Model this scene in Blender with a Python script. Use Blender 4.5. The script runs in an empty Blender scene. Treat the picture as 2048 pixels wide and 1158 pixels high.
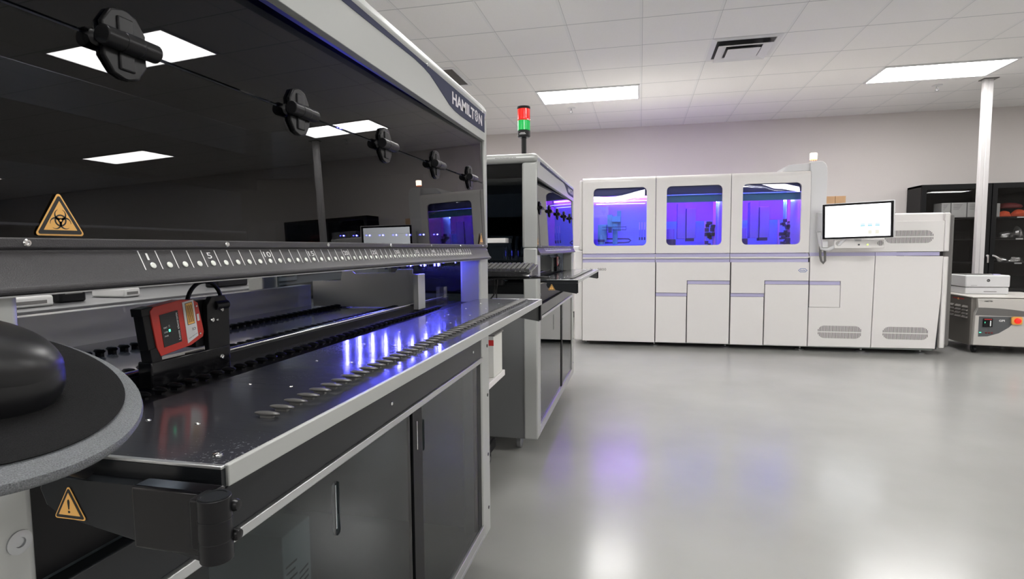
import bpy, bmesh, math, random
from mathutils import Vector, Matrix
from mathutils.geometry import tessellate_polygon
random.seed(7)
C = bpy.context.scene.collection
R = math.radians
PI = math.pi

# ------------------------------------------------------------------ camera
cam_data = bpy.data.cameras.new('camera'); cam = bpy.data.objects.new('camera', cam_data); C.objects.link(cam)
YAW, PIT, ROLL = R(12.9), R(4.23), R(-0.43)
F_ = Vector((-math.sin(YAW)*math.cos(PIT), math.cos(YAW)*math.cos(PIT), -math.sin(PIT)))
r_ = Vector((math.cos(YAW), math.sin(YAW), 0)); u_ = r_.cross(F_)
RR = r_*math.cos(ROLL)+u_*math.sin(ROLL); UU = -r_*math.sin(ROLL)+u_*math.cos(ROLL)
cam.matrix_world = Matrix(((RR.x, UU.x, -F_.x, 0), (RR.y, UU.y, -F_.y, 0), (RR.z, UU.z, -F_.z, 1.15), (0, 0, 0, 1)))
cam_data.sensor_width = 36; cam_data.lens = 36*1120/2048; cam_data.clip_start = 0.01; cam_data.clip_end = 100
bpy.context.scene.camera = cam

# ------------------------------------------------------------------ world, exposure
sc = bpy.context.scene
w = bpy.data.worlds.new('world'); sc.world = w; w.use_nodes = True
w.node_tree.nodes['Background'].inputs[0].default_value = (.9, .95, 1, 1)
w.node_tree.nodes['Background'].inputs[1].default_value = .15
sc.view_settings.view_transform = 'Standard'; sc.view_settings.look = 'None'; sc.view_settings.gamma = 1
sc.view_settings.use_curve_mapping = False
sc.view_settings.exposure = 1.25
LAMP = 11.6          # ceiling panel emission

# ------------------------------------------------------------------ materials
def pm(name, col, rough=.5, metal=0., emis=None, es=0., spec=.5, coat=0., noise=None, aniso=0., alpha=None):
    m = bpy.data.materials.new(name); m.use_nodes = True; nt = m.node_tree; b = nt.nodes['Principled BSDF']
    b.inputs['Base Color'].default_value = (*col, 1); b.inputs['Roughness'].default_value = rough
    b.inputs['Metallic'].default_value = metal; b.inputs['Specular IOR Level'].default_value = spec
    b.inputs['Coat Weight'].default_value = coat; b.inputs['Coat Roughness'].default_value = .08
    if aniso: b.inputs['Anisotropic'].default_value = aniso
    if emis: b.inputs['Emission Color'].default_value = (*emis, 1); b.inputs['Emission Strength'].default_value = es
    if noise:                                    # (scale, colour variation, bump strength)
        s, v, bs = noise
        tc = nt.nodes.new('ShaderNodeNewGeometry'); n = nt.nodes.new('ShaderNodeTexNoise'); n.inputs['Scale'].default_value = s
        n.inputs['Detail'].default_value = 4
        nt.links.new(tc.outputs['Position'], n.inputs['Vector'])
        if v:
            mx = nt.nodes.new('ShaderNodeMix'); mx.data_type = 'RGBA'
            mx.inputs[6].default_value = (*[c*(1-v) for c in col], 1); mx.inputs[7].default_value = (*[min(1, c*(1+v)) for c in col], 1)
            nt.links.new(n.outputs['Fac'], mx.inputs[0]); nt.links.new(mx.outputs[2], b.inputs['Base Color'])
        if bs:
            bp = nt.nodes.new('ShaderNodeBump'); bp.inputs['Strength'].default_value = bs; bp.inputs['Distance'].default_value = .002
            nt.links.new(n.outputs['Fac'], bp.inputs['Height']); nt.links.new(bp.outputs[0], b.inputs['Normal'])
    return m

def glass(name, tint, f0=.04, rough=0.0, wavy=0):
    m = bpy.data.materials.new(name); m.use_nodes = True; nt = m.node_tree; nt.nodes.clear()
    out = nt.nodes.new('ShaderNodeOutputMaterial'); mix = nt.nodes.new('ShaderNodeMixShader')
    tr = nt.nodes.new('ShaderNodeBsdfTransparent'); tr.inputs[0].default_value = (*tint, 1)
    gl = nt.nodes.new('ShaderNodeBsdfGlossy'); gl.inputs['Roughness'].default_value = rough
    lw = nt.nodes.new('ShaderNodeLayerWeight'); lw.inputs[0].default_value = .5
    p = nt.nodes.new('ShaderNodeMath'); p.operation = 'POWER'; p.inputs[1].default_value = 5
    a = nt.nodes.new('ShaderNodeMath'); a.operation = 'MULTIPLY_ADD'; a.inputs[1].default_value = 1-f0; a.inputs[2].default_value = f0
    nt.links.new(lw.outputs['Facing'], p.inputs[0]); nt.links.new(p.outputs[0], a.inputs[0]); nt.links.new(a.outputs[0], mix.inputs[0])
    nt.links.new(tr.outputs[0], mix.inputs[1]); nt.links.new(gl.outputs[0], mix.inputs[2]); nt.links.new(mix.outputs[0], out.inputs[0])
    if wavy:
        g = nt.nodes.new('ShaderNodeNewGeometry'); n = nt.nodes.new('ShaderNodeTexNoise'); n.inputs['Scale'].default_value = 2.2; n.inputs['Detail'].default_value = 0
        bp = nt.nodes.new('ShaderNodeBump'); bp.inputs['Strength'].default_value = 1; bp.inputs['Distance'].default_value = wavy
        nt.links.new(g.outputs['Position'], n.inputs['Vector']); nt.links.new(n.outputs['Fac'], bp.inputs['Height']); nt.links.new(bp.outputs[0], gl.inputs['Normal'])
    return m

def em(name, col, s):
    m = bpy.data.materials.new(name); m.use_nodes = True; nt = m.node_tree; nt.nodes.clear()
    o = nt.nodes.new('ShaderNodeOutputMaterial'); e = nt.nodes.new('ShaderNodeEmission')
    e.inputs[0].default_value = (*col, 1); e.inputs[1].default_value = s; nt.links.new(e.outputs[0], o.inputs[0]); return m

M = {}
M['wall'] = pm('wall_paint', (.60, .565, .545), .7, noise=(60, .02, .15))
M['ceil'] = pm('ceiling_tile', (.80, .79, .775), .85, noise=(90, .03, .25))
M['base'] = pm('baseboard_rubber', (.02, .02, .022), .5)
M['silver'] = pm('silver_paint', (.40, .41, .395), .40, .2)
M['alu'] = pm('anodised_aluminium', (.52, .53, .53), .3, .85)
M['deckwall'] = pm('satin_steel', (.55, .555, .54), .38, .55)
M['steel'] = pm('brushed_steel', (.42, .43, .44), .32, .9)
M['chrome'] = pm('chrome', (.8, .8, .8), .12, 1)
M['black'] = pm('black_plastic', (.008, .008, .009), .33, spec=.22)
M['blackgloss'] = pm('black_gloss', (.005, .005, .006), .14, spec=.32)
M['bar'] = pm('charcoal_textured_paint', (.030, .0285, .031), .45, noise=(900, .15, .3))
M['rubber'] = pm('black_rubber', (.006, .006, .007), .42, spec=.2)
M['pin'] = pm('grey_pin_plastic', (.075, .073, .070), .33)
M['apron'] = pm('graphite_panel', (.012, .0135, .0155), .28, spec=.28)
M['greypanel'] = pm('grey_side_panel', (.155, .16, .16), .42, .3)
M['navy'] = pm('navy_stripe', (.016, .021, .060), .6, spec=.25)
M['lettering'] = pm('silver_lettering', (.62, .60, .64), .4)
M['printwhite'] = pm('white_print', (.75, .75, .75), .5)
M['white'] = pm('white_enamel', (.74, .72, .705), .33, coat=.25)
M['white2'] = pm('white_plastic', (.66, .66, .67), .35)
M['lav'] = pm('lavender_strip', (.44, .42, .62), .35)
M['seam'] = pm('dark_seam', (.03, .03, .035), .6)
M['darkgrey'] = pm('dark_grey_trim', (.13, .125, .12), .45)
M['slot'] = pm('vent_slot', (.06, .06, .06), .7)
M['yellow'] = pm('warning_yellow', (.82, .45, .12), .5)
M['ink'] = pm('black_ink', (.012, .012, .012), .5)
M['red'] = pm('red_plastic', (.45, .03, .02), .38)
M['redprint'] = pm('red_print', (.5, .02, .02), .5)
M['labelwhite'] = pm('label_white', (.6, .6, .6), .5)
M['ledglass'] = pm('clear_indicator', (.75, .78, .72), .2, .2)
M['pad'] = pm('mouse_mat_fabric', (.0125, .0125, .013), .95, spec=.08, noise=(1500, .5, .6))
M['mouse'] = pm('mouse_soft_black', (.008, .008, .009), .34, spec=.38)
M['card'] = pm('cardboard', (.42, .26, .14), .8)
M['carton'] = pm('carton_white', (.62, .62, .58), .7)
M['pole'] = pm('pole_white', (.52, .505, .505), .45)
M['cabblack'] = pm('cabinet_black', (.0045, .0045, .005), .42, spec=.2)
M['orange'] = pm('orange_fabric', (.75, .10, .03), .7)
M['plum'] = pm('dark_red_fabric', (.16, .02, .02), .7)
M['foil'] = pm('crinkled_foil', (.5, .5, .5), .18, .9, noise=(45, .5, 1.0))
M['paper'] = pm('paper', (.55, .55, .54), .8)
M['taupe'] = pm('taupe_steel', (.19, .175, .16), .45, .3)
M['cream'] = pm('cream_panel', (.52, .50, .47), .42)
M['greyplate'] = pm('control_plate', (.085, .09, .095), .45)
M['estop_y'] = pm('estop_yellow', (.75, .42, .10), .4)
M['estop_r'] = pm('estop_red', (.8, .02, .015), .35, emis=(1, .02, .01), es=.25)
M['greenled'] = em('green_led', (.1, 1, .5), .9)
M['bench'] = pm('bench_top', (.07, .07, .075), .5)
M['tint'] = glass('smoked_acrylic', (.16, .17, .19), .045)
M['tintdoor'] = glass('smoked_door', (.46, .51, .53), .05)
M['tintside'] = glass('smoked_side', (.30, .33, .36), .045)
M['clear'] = glass('clear_acrylic', (.93, .95, .97), .04)
M['bluewin'] = glass('blue_window', (.80, .84, .98), .06)
M['cabglass'] = glass('cabinet_glass', (.86, .86, .86), .03)
M['lamp'] = em('ceiling_lamp_diffuser', (1, .985, .97), LAMP)
M['blueled'] = em('blue_led', (.10, .10, 1), 700)
M['bluestreak'] = em('blue_streak_emitter', (.10, .10, 1), 160)  # glow of the added rods behind the handle bar
M['bluestrip'] = em('blue_strip', (.25, .38, 1), 26)
M['violetstrip'] = em('violet_strip', (.75, .12, 1), 20)
M['beacon'] = em('beacon_lit', (1, .78, .62), 6)
M['beaconrim'] = pm('beacon_amber', (.9, .25, .1), .3, emis=(1, .3, .12), es=1.2)
M['screen'] = em('screen_white', (.93, .96, 1), 1.5)
M['screencyan'] = em('screen_cyan', (.35, .80, .92), .42)
M['screenbeige'] = em('screen_beige', (.85, .83, .72), .45)
M['screenblue'] = em('screen_blue', (.35, .4, .95), .4)
M['redlens'] = pm('red_lens', (.85, .02, .015), .12, emis=(1, .02, .01), es=.10, coat=.6)
M['greenlens'] = pm('green_lens', (.01, .55, .10), .12, emis=(.0, .8, .15), es=.05, coat=.5)
M['glowred'] = em('lens_highlight_red', (1, .25, .2), 1.2)
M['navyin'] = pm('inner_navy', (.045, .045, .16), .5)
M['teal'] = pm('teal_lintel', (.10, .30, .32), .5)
M['inback'] = pm('inner_back_panel', (.30, .42, .80), .5)  # blue of the bay lighting painted into a light grey panel
M['inwall'] = pm('inner_wall', (.62, .40, .85), .5)  # violet of the bay lighting painted into light grey walls
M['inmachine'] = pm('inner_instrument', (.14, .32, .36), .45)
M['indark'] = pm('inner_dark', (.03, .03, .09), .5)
M['instack'] = pm('inner_housing', (.22, .22, .72), .45)  # blue bay lighting painted into light grey housings

# brushed dark deck metal with fine scratches and cross lines every track
def deck_mat(name, base, rough):
    m = pm(name, base, .46, .8, coat=1.0); nt = m.node_tree; b = nt.nodes['Principled BSDF']
    g = nt.nodes.new('ShaderNodeNewGeometry'); mp = nt.nodes.new('ShaderNodeMapping'); mp.inputs['Scale'].default_value = (4, 700, 1)
    n = nt.nodes.new('ShaderNodeTexNoise'); n.inputs['Scale'].default_value = 1; n.inputs['Detail'].default_value = 3
    nt.links.new(g.outputs['Position'], mp.inputs[0]); nt.links.new(mp.outputs[0], n.inputs['Vector'])
    b.inputs['Coat Roughness'].default_value = rough
    bp = nt.nodes.new('ShaderNodeBump'); bp.inputs['Strength'].default_value = .15; bp.inputs['Distance'].default_value = .0004
    nt.links.new(n.outputs['Fac'], bp.inputs['Height']); nt.links.new(bp.outputs[0], b.inputs['Normal'])
    # pale specks of wear
    v = nt.nodes.new('ShaderNodeTexNoise'); v.inputs['Scale'].default_value = 420; v.inputs['Detail'].default_value = 1
    nt.links.new(g.outputs['Position'], v.inputs['Vector'])
    v2 = nt.nodes.new('ShaderNodeTexNoise'); v2.inputs['Scale'].default_value = 5; nt.links.new(g.outputs['Position'], v2.inputs['Vector'])
    ml = nt.nodes.new('ShaderNodeMath'); ml.operation = 'MULTIPLY'; nt.links.new(v.outputs[0], ml.inputs[0]); nt.links.new(v2.outputs[0], ml.inputs[1])
    cr = nt.nodes.new('ShaderNodeValToRGB'); cr.color_ramp.elements[0].position = .40; cr.color_ramp.elements[1].position = .44
    cr.color_ramp.elements[0].color = (*base, 1); cr.color_ramp.elements[1].color = (.30, .31, .33, 1)
    nt.links.new(ml.outputs[0], cr.inputs[0])
    # dark engraved track lines running across the tray
    sx = nt.nodes.new('ShaderNodeSeparateXYZ'); nt.links.new(g.outputs['Position'], sx.inputs[0])
    d = nt.nodes.new('ShaderNodeMath'); d.operation = 'MULTIPLY'; d.inputs[1].default_value = 1/.0243; nt.links.new(sx.outputs[1], d.inputs[0])
    fr = nt.nodes.new('ShaderNodeMath'); fr.operation = 'FRACT'; nt.links.new(d.outputs[0], fr.inputs[0])
    lt = nt.nodes.new('ShaderNodeMath'); lt.operation = 'LESS_THAN'; lt.inputs[1].default_value = .035; nt.links.new(fr.outputs[0], lt.inputs[0])
    mx = nt.nodes.new('ShaderNodeMix'); mx.data_type = 'RGBA'; mx.inputs[7].default_value = (.03, .03, .035, 1)
    nt.links.new(lt.outputs[0], mx.inputs[0]); nt.links.new(cr.outputs[0], mx.inputs[6]); nt.links.new(mx.outputs[2], b.inputs['Base Color'])
    return m
M['deck'] = deck_mat('dark_anodised_deck', (.045, .047, .056), .105)

def floor_mat():
    m = pm('epoxy_floor', (.33, .33, .315), .21, spec=.42, coat=0); nt = m.node_tree; b = nt.nodes['Principled BSDF']
    b.inputs['Coat Roughness'].default_value = .17
    g = nt.nodes.new('ShaderNodeNewGeometry'); n = nt.nodes.new('ShaderNodeTexNoise'); n.inputs['Scale'].default_value = 1.3; n.inputs['Detail'].default_value = 6
    nt.links.new(g.outputs['Position'], n.inputs['Vector'])
    cr = nt.nodes.new('ShaderNodeValToRGB'); cr.color_ramp.elements[0].color = (.275, .273, .262, 1); cr.color_ramp.elements[1].color = (.32, .318, .306, 1)
    cr.color_ramp.elements[0].position = .3; cr.color_ramp.elements[1].position = .7
    nt.links.new(n.outputs['Fac'], cr.inputs[0]); nt.links.new(cr.outputs[0], b.inputs['Base Color'])
    n2 = nt.nodes.new('ShaderNodeTexNoise'); n2.inputs['Scale'].default_value = 14; n2.inputs['Detail'].default_value = 2
    nt.links.new(g.outputs['Position'], n2.inputs['Vector'])
    bp = nt.nodes.new('ShaderNodeBump'); bp.inputs['Strength'].default_value = .10; bp.inputs['Distance'].default_value = .002
    nt.links.new(n2.outputs['Fac'], bp.inputs['Height']); nt.links.new(bp.outputs[0], b.inputs['Normal']); nt.links.new(bp.outputs[0], b.inputs['Coat Normal'])
    return m
M['floor'] = floor_mat()

GX, GY, GX0, GY0 = .629, .64, -.0128, 4.90
def ceil_mat():
    m = M['ceil']; nt = m.node_tree; b = nt.nodes['Principled BSDF']
    g = nt.nodes.new('ShaderNodeNewGeometry'); s = nt.nodes.new('ShaderNodeSeparateXYZ'); nt.links.new(g.outputs['Position'], s.inputs[0])
    def band(axis, off, period, lo, hi):
        a = nt.nodes.new('ShaderNodeMath'); a.operation = 'ADD'; a.inputs[1].default_value = -off+period*40; nt.links.new(s.outputs[axis], a.inputs[0])
        d = nt.nodes.new('ShaderNodeMath'); d.operation = 'DIVIDE'; d.inputs[1].default_value = period; nt.links.new(a.outputs[0], d.inputs[0])
        f = nt.nodes.new('ShaderNodeMath'); f.operation = 'FRACT'; nt.links.new(d.outputs[0], f.inputs[0])
        c = nt.nodes.new('ShaderNodeMath'); c.operation = 'COMPARE'; c.inputs[1].default_value = (lo+hi)/2/period; c.inputs[2].default_value = (hi-lo)/2/period
        nt.links.new(f.outputs[0], c.inputs[0]); return c
    def orr(a, c):
        o = nt.nodes.new('ShaderNodeMath'); o.operation = 'MAXIMUM'; nt.links.new(a.outputs[0], o.inputs[0]); nt.links.new(c.outputs[0], o.inputs[1]); return o
    bars = orr(band(0, GX0-.012, GX, 0, .024), band(1, GY0-.012, GY, 0, .024))
    edge = orr(band(0, GX0+.012, GX, 0, .003), band(1, GY0+.0, GY, 0, .008))
    old = b.inputs['Base Color'].links[0].from_socket
    m1 = nt.nodes.new('ShaderNodeMix'); m1.data_type = 'RGBA'; m1.inputs[7].default_value = (.76, .76, .75, 1)
    nt.links.new(bars.outputs[0], m1.inputs[0]); nt.links.new(old, m1.inputs[6])
    m2 = nt.nodes.new('ShaderNodeMix'); m2.data_type = 'RGBA'; m2.inputs[7].default_value = (.42, .42, .42, 1)
    nt.links.new(edge.outputs[0], m2.inputs[0]); nt.links.new(m1.outputs[2], m2.inputs[6]); nt.links.new(m2.outputs[2], b.inputs['Base Color'])
ceil_mat()

# ------------------------------------------------------------------ mesh builder
XF = (Vector((0, 1, 0)), Vector((0, 0, 1)), Vector((1, 0, 0)))      # drawn on a face that looks towards +X
YF = (Vector((1, 0, 0)), Vector((0, 0, 1)), Vector((0, -1, 0)))     # drawn on a face that looks towards -Y
ZF = (Vector((1, 0, 0)), Vector((0, 1, 0)), Vector((0, 0, 1)))      # lies flat, looks up

class MB:
    def __init__(s): s.v = []; s.f = []; s.m = []; s.T = Matrix.Identity(4)
    def add(s, vs, fs, mat=0):
        n = len(s.v); s.v += [s.T @ Vector(p) for p in vs]
        s.f += [tuple(i+n for i in f) for f in fs]; s.m += [mat]*len(fs); return s
    def box(s, x0, x1, y0, y1, z0, z1, mat=0):
        return s.add([(x0, y0, z0), (x1, y0, z0), (x1, y1, z0), (x0, y1, z0), (x0, y0, z1), (x1, y0, z1), (x1, y1, z1), (x0, y1, z1)],
                     [(0, 3, 2, 1), (4, 5, 6, 7), (0, 1, 5, 4), (1, 2, 6, 5), (2, 3, 7, 6), (3, 0, 4, 7)], mat)
    def cyl(s, a, b, r, r2=None, n=20, mat=0, cap=True):
        a = Vector(a); b = Vector(b); r2 = r if r2 is None else r2; d = (b-a).normalized()
        u = d.orthogonal().normalized(); w = d.cross(u)
        vs = [a+(u*math.cos(2*PI*i/n)+w*math.sin(2*PI*i/n))*r for i in range(n)]+[b+(u*math.cos(2*PI*i/n)+w*math.sin(2*PI*i/n))*r2 for i in range(n)]
        fs = [(i, (i+1) % n, n+(i+1) % n, n+i) for i in range(n)]
        if cap: fs += [tuple(range(n-1, -1, -1)), tuple(range(n, 2*n))]
        return s.add(vs, fs, mat)
    def lathe(s, c, prof, axis=(0, 0, 1), n=32, mat=0):
        c = Vector(c); d = Vector(axis).normalized(); u = d.orthogonal().normalized(); w = d.cross(u); vs = []
        for (r, h) in prof: vs += [c+d*h+(u*math.cos(2*PI*i/n)+w*math.sin(2*PI*i/n))*max(r, 1e-5) for i in range(n)]
        fs = [(k*n+i, k*n+(i+1) % n, (k+1)*n+(i+1) % n, (k+1)*n+i) for k in range(len(prof)-1) for i in range(n)]
        fs += [tuple(range(n-1, -1, -1)), tuple((len(prof)-1)*n+i for i in range(n))]
        return s.add(vs, fs, mat)
    def ell(s, c, rx, ry, rz, n=12, mat=0):
        vs = []; k = n//2
        for j in range(1, k):
            t = PI*j/k
            vs += [(c[0]+rx*math.sin(t)*math.cos(2*PI*i/n), c[1]+ry*math.sin(t)*math.sin(2*PI*i/n), c[2]+rz*math.cos(t)) for i in range(n)]
        vs += [(c[0], c[1], c[2]+rz), (c[0], c[1], c[2]-rz)]
        fs = [(j*n+i, (j+1)*n+i, (j+1)*n+(i+1) % n, j*n+(i+1) % n) for j in range(k-2) for i in range(n)]
        fs += [(len(vs)-2, i, (i+1) % n) for i in range(n)]+[((k-2)*n+(i+1) % n, (k-2)*n+i, len(vs)-1) for i in range(n)]
        return s.add(vs, fs, mat)
    def tube(s, pts, r, n=10, mat=0):
        pts = [Vector(p) for p in pts]; rings = []; up = None
        for i, p in enumerate(pts):
            d = (pts[min(i+1, len(pts)-1)]-pts[max(i-1, 0)]).normalized()
            u = d.orthogonal().normalized() if up is None else (up-d*up.dot(d)).normalized()
            up = u; w = d.cross(u); rings.append([p+(u*math.cos(2*PI*k/n)+w*math.sin(2*PI*k/n))*r for k in range(n)])
        vs = [v for q in rings for v in q]
        fs = [(i*n+k, i*n+(k+1) % n, (i+1)*n+(k+1) % n, (i+1)*n+k) for i in range(len(pts)-1) for k in range(n)]
        fs += [tuple(range(n-1, -1, -1)), tuple((len(pts)-1)*n+i for i in range(n))]
        return s.add(vs, fs, mat)
    def slab(s, outer, t, o, fr, holes=(), mat=0, side=None):
        """flat shape with optional holes, drawn in the frame fr=(u,v,w) at o, standing t proud along w"""
        u, v, w = fr; o = Vector(o); loops = [list(outer)]+[list(h) for h in holes]
        tri = tessellate_polygon([[Vector((p[0], p[1], 0)) for p in l] for l in loops])
        flat = [p for l in loops for p in l]; n = len(flat)
        vs = [o+u*p[0]+v*p[1] for p in flat]+[o+u*p[0]+v*p[1]+w*t for p in flat]
        fs = []
        for a, b, c in tri:
            pa, pb, pc = flat[a], flat[b], flat[c]
            if (pb[0]-pa[0])*(pc[1]-pa[1])-(pb[1]-pa[1])*(pc[0]-pa[0]) < 0: b, c = c, b
            fs += [(a+n, b+n, c+n), (c, b, a)]
        s.add(vs, fs, mat)
        base = 0; sd = []
        for li, l in enumerate(loops):
            ar = sum(l[i][0]*l[(i+1) % len(l)][1]-l[(i+1) % len(l)][0]*l[i][1] for i in range(len(l)))
            ccw = (ar > 0) == (li == 0)
            for i in range(len(l)):
                a = base+i; b = base+(i+1) % len(l)
                sd.append((a, b, b+n, a+n) if ccw else (b, a, a+n, b+n))
            base += len(l)
        k = len(s.v)-len(vs); s.f += [tuple(i+k for i in f) for f in sd]; s.m += [mat if side is None else side]*len(sd)
        return s
    def text(s, txt, o, fr, height, width=None, t=.0004, mat=0, bold=0, align='LEFT', xs=1):
        cu = bpy.data.curves.new('t', 'FONT'); cu.body = txt; cu.size = 1; cu.offset = bold; cu.align_x = align; cu.resolution_u = 3
        ob = bpy.data.objects.new('t', cu); C.objects.link(ob); dg = bpy.context.evaluated_depsgraph_get()
        me = bpy.data.meshes.new_from_object(ob.evaluated_get(dg)); bpy.data.objects.remove(ob)
        if not me.vertices: return s
        X = [q.co.x for q in me.vertices]; Y = [q.co.y for q in me.vertices]
        cap = .72; sy = height/cap; sx = (width/(max(X)-min(X)) if width else sy*xs); x0 = min(X) if width else 0
        u, v, w = fr; o = Vector(o)
        s.add([o+u*((q.co.x-x0)*sx)+v*(q.co.y*sy)+w*t for q in me.vertices], [tuple(p.vertices) for p in me.polygons], mat)
        bpy.data.meshes.remove(me); return s
    def build(s, name, mats, parent=None, bevel=0, seg=2, smooth=True, ang=35, kind=None, label=None, weighted=False):
        me = bpy.data.meshes.new(name); off = origin(parent)
        me.from_pydata([tuple(v-off) for v in s.v], [], s.f)
        mats = mats if isinstance(mats, (list, tuple)) else [mats]
        for q in mats: me.materials.append(M[q] if isinstance(q, str) else q)
        me.polygons.foreach_set('material_index', s.m); me.update()
        if smooth:
            me.polygons.foreach_set('use_smooth', [True]*len(me.polygons)); me.set_sharp_from_angle(angle=R(ang))
        o = bpy.data.objects.new(name, me); C.objects.link(o)
        if parent: o.parent = parent
        if bevel:
            b = o.modifiers.new('bevel', 'BEVEL'); b.width = bevel; b.segments = seg; b.limit_method = 'ANGLE'; b.angle_limit = R(40)
            b.harden_normals = False
        if kind: o['kind'] = kind
        if label: o['label'] = label
        return o

def origin(p):
    v = Vector((0, 0, 0))
    while p is not None: v += p.location; p = p.parent
    return v
def thing(name, label, cat, loc, group=None):
    o = bpy.data.objects.new(name, None); C.objects.link(o); o.location = loc; o.empty_display_size = .05
    o['label'] = label; o['category'] = cat
    if group: o['group'] = group
    return o
def tag(o, label, cat, group=None):
    o['label'] = label; o['category'] = cat
    if group: o['group'] = group
    return o
def rrect(x0, x1, y0, y1, r, n=6):
    p = []
    for cx, cy, a0 in ((x1-r, y1-r, 0), (x0+r, y1-r, 90), (x0+r, y0+r, 180), (x1-r, y0+r, 270)):
        p += [(cx+r*math.cos(R(a0+90*i/n)), cy+r*math.sin(R(a0+90*i/n))) for i in range(n+1)]
    return p
def circ(cx, cy, r, n=24, a0=0, a1=360):
    return [(cx+r*math.cos(R(a0+(a1-a0)*i/n)), cy+r*math.sin(R(a0+(a1-a0)*i/n))) for i in range(n if a1-a0 == 360 else n+1)]
def rtri(cx, y0, w, h, r, n=5):
    P = [Vector((cx-w/2, y0)), Vector((cx+w/2, y0)), Vector((cx, y0+h))]; out = []
    for i in range(3):
        p, a, b = P[i], (P[i-1]-P[i]).normalized(), (P[(i+1) % 3]-P[i]).normalized()
        half = a.angle(b)/2; d = r/math.tan(half); c = p+(a+b).normalized()*(r/math.sin(half))
        s0 = p+a*d-c; s1 = p+b*d-c; a0 = math.atan2(s0.y, s0.x); a1 = math.atan2(s1.y, s1.x)
        while a1 < a0: a1 += 2*PI
        out += [(c.x+r*math.cos(a0+(a1-a0)*k/n), c.y+r*math.sin(a0+(a1-a0)*k/n)) for k in range(n+1)]
    return out
def dup(root, loc, label=None):
    r = root.copy(); C.objects.link(r); r.location = loc
    if label: r['label'] = label
    for ch in list(root.children):
        c = ch.copy(); C.objects.link(c); c.parent = r
        for g in list(ch.children):
            d = g.copy(); C.objects.link(d); d.parent = c
    return r
def B(*a, **k): return MB().box(*a, **k)

# ------------------------------------------------------------------ room
XL, XR, YB, YW, ZC = -5.2, 13.5, -9.0, 9.2, 3.04
B(XL, XR, YB, YW, -.1, 0).build('floor', 'floor', kind='structure', smooth=False)
B(XL, XR, YB, YW, ZC, ZC+.1).build('ceiling', 'ceil', kind='structure', smooth=False)
B(XL, XR, YW, YW+.1, 0, ZC).build('wall_back', 'wall', kind='structure', smooth=False)
B(XL, XR, YB-.1, YB, 0, ZC).build('wall_front', 'wall', kind='structure', smooth=False)
B(XL-.1, XL, YB, YW, 0, ZC).build('wall_left', 'wall', kind='structure', smooth=False)
B(XR, XR+.1, YB, YW, 0, ZC).build('wall_right', 'wall', kind='structure', smooth=False)
B(XL, XR, YW-.012, YW, 0, .10).build('baseboard_back', 'base', kind='structure', smooth=False)

# ceiling lights: 2x4 ft panels let into the tile grid
def ceiling_light(x0, y0, label, group='recessed ceiling light panels'):
    x1 = x0+2*GX; y1 = y0+GY
    t = thing('ceiling_light', label, 'ceiling light', ((x0+x1)/2, (y0+y1)/2, ZC-.012), group)
    m = MB(); m.slab([(x0+.012, y0+.012), (x1-.012, y0+.012), (x1-.012, y1-.012), (x0+.012, y1-.012)], .012, (0, 0, ZC-.012), ZF,
                     holes=[[(x0+.035, y0+.035), (x1-.035, y0+.035), (x1-.035, y1-.035), (x0+.035, y1-.035)]]); m.build('frame', 'white2', t, smooth=False)
    MB().box(x0+.035, x1-.035, y0+.035, y1-.035, ZC-.008, ZC-.002).build('diffuser', 'lamp', t, smooth=False)
    return t
XLs = [GX0-2*GX-6*GX, GX0-2*GX, GX0+4*GX, GX0+10*GX, GX0+16*GX]
YLs = [GY0+3*GY, GY0-2*GY, GY0-7*GY, GY0-12*GY, GY0-17*GY]
for j, yy in enumerate(YLs):
    for i, xx in enumerate(XLs):
        lab = 'bright ceiling light panel beyond the photo frame, seen at most as a reflection'
        if (i, j) == (1, 0): lab = 'bright rectangular ceiling light panel above the left end of the white analyzer'
        if (i, j) == (2, 0): lab = 'bright rectangular ceiling light panel beside the top of the white pole'
        if (i, j) == (1, 1): lab = 'ceiling light panel whose corner just shows at the top edge of the photo'
        ceiling_light(xx, yy, lab)

# supply air diffuser
def air_diffuser():
    x0, y0 = GX0+GX+.01, GY0+GY+.01; s = GX-.02; cx, cy = x0+s/2, y0+s/2
    t = thing('air_diffuser', 'square white louvred air diffuser in the ceiling tiles', 'air vent', (cx, cy, ZC-.03))
    B(cx-.262, cx+.262, cy-.262, cy+.262, ZC-.004, ZC-.001).build('duct_opening', 'base', t)
    def ring(a, za, b, zb, name):
        m = MB(); vs = []
        for (h, z) in ((a, za), (b, zb), (b-.004, zb+.004), (a-.006, za+.004)):
            vs += [(cx-h, cy-h, z), (cx+h, cy-h, z), (cx+h, cy+h, z), (cx-h, cy+h, z)]
        fs = [(k*4+i, k*4+(i+1) % 4, ((k+1) % 4)*4+(i+1) % 4, ((k+1) % 4)*4+i) for k in range(4) for i in range(4)]
        m.add(vs, fs).build(name, 'white2', t, smooth=False)
    ring(s/2, ZC-.002, .258, ZC-.010, 'outer_frame'); cy += .014; ring(.240, ZC-.044, .165, ZC-.030, 'louvre'); cy += .010
    m = MB(); h = .145; m.add([(cx-h, cy-h, ZC-.046), (cx+h, cy-h, ZC-.046), (cx+h, cy+h, ZC-.046), (cx-h, cy+h, ZC-.046), (cx-.09, cy-.09, ZC-.022), (cx+.09, cy-.09, ZC-.022), (cx+.09, cy+.09, ZC-.022), (cx-.09, cy+.09, ZC-.022)],
                            [(0, 3, 2, 1), (4, 5, 6, 7), (0, 1, 5, 4), (1, 2, 6, 5), (2, 3, 7, 6), (3, 0, 4, 7)]); m.build('centre_plate', 'white2', t, smooth=False)
air_diffuser()
t = thing('return_grille', 'small dark return air grille in the ceiling behind the nearer machine hood', 'air vent', (-2.27, 6.0, ZC-.01))
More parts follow.
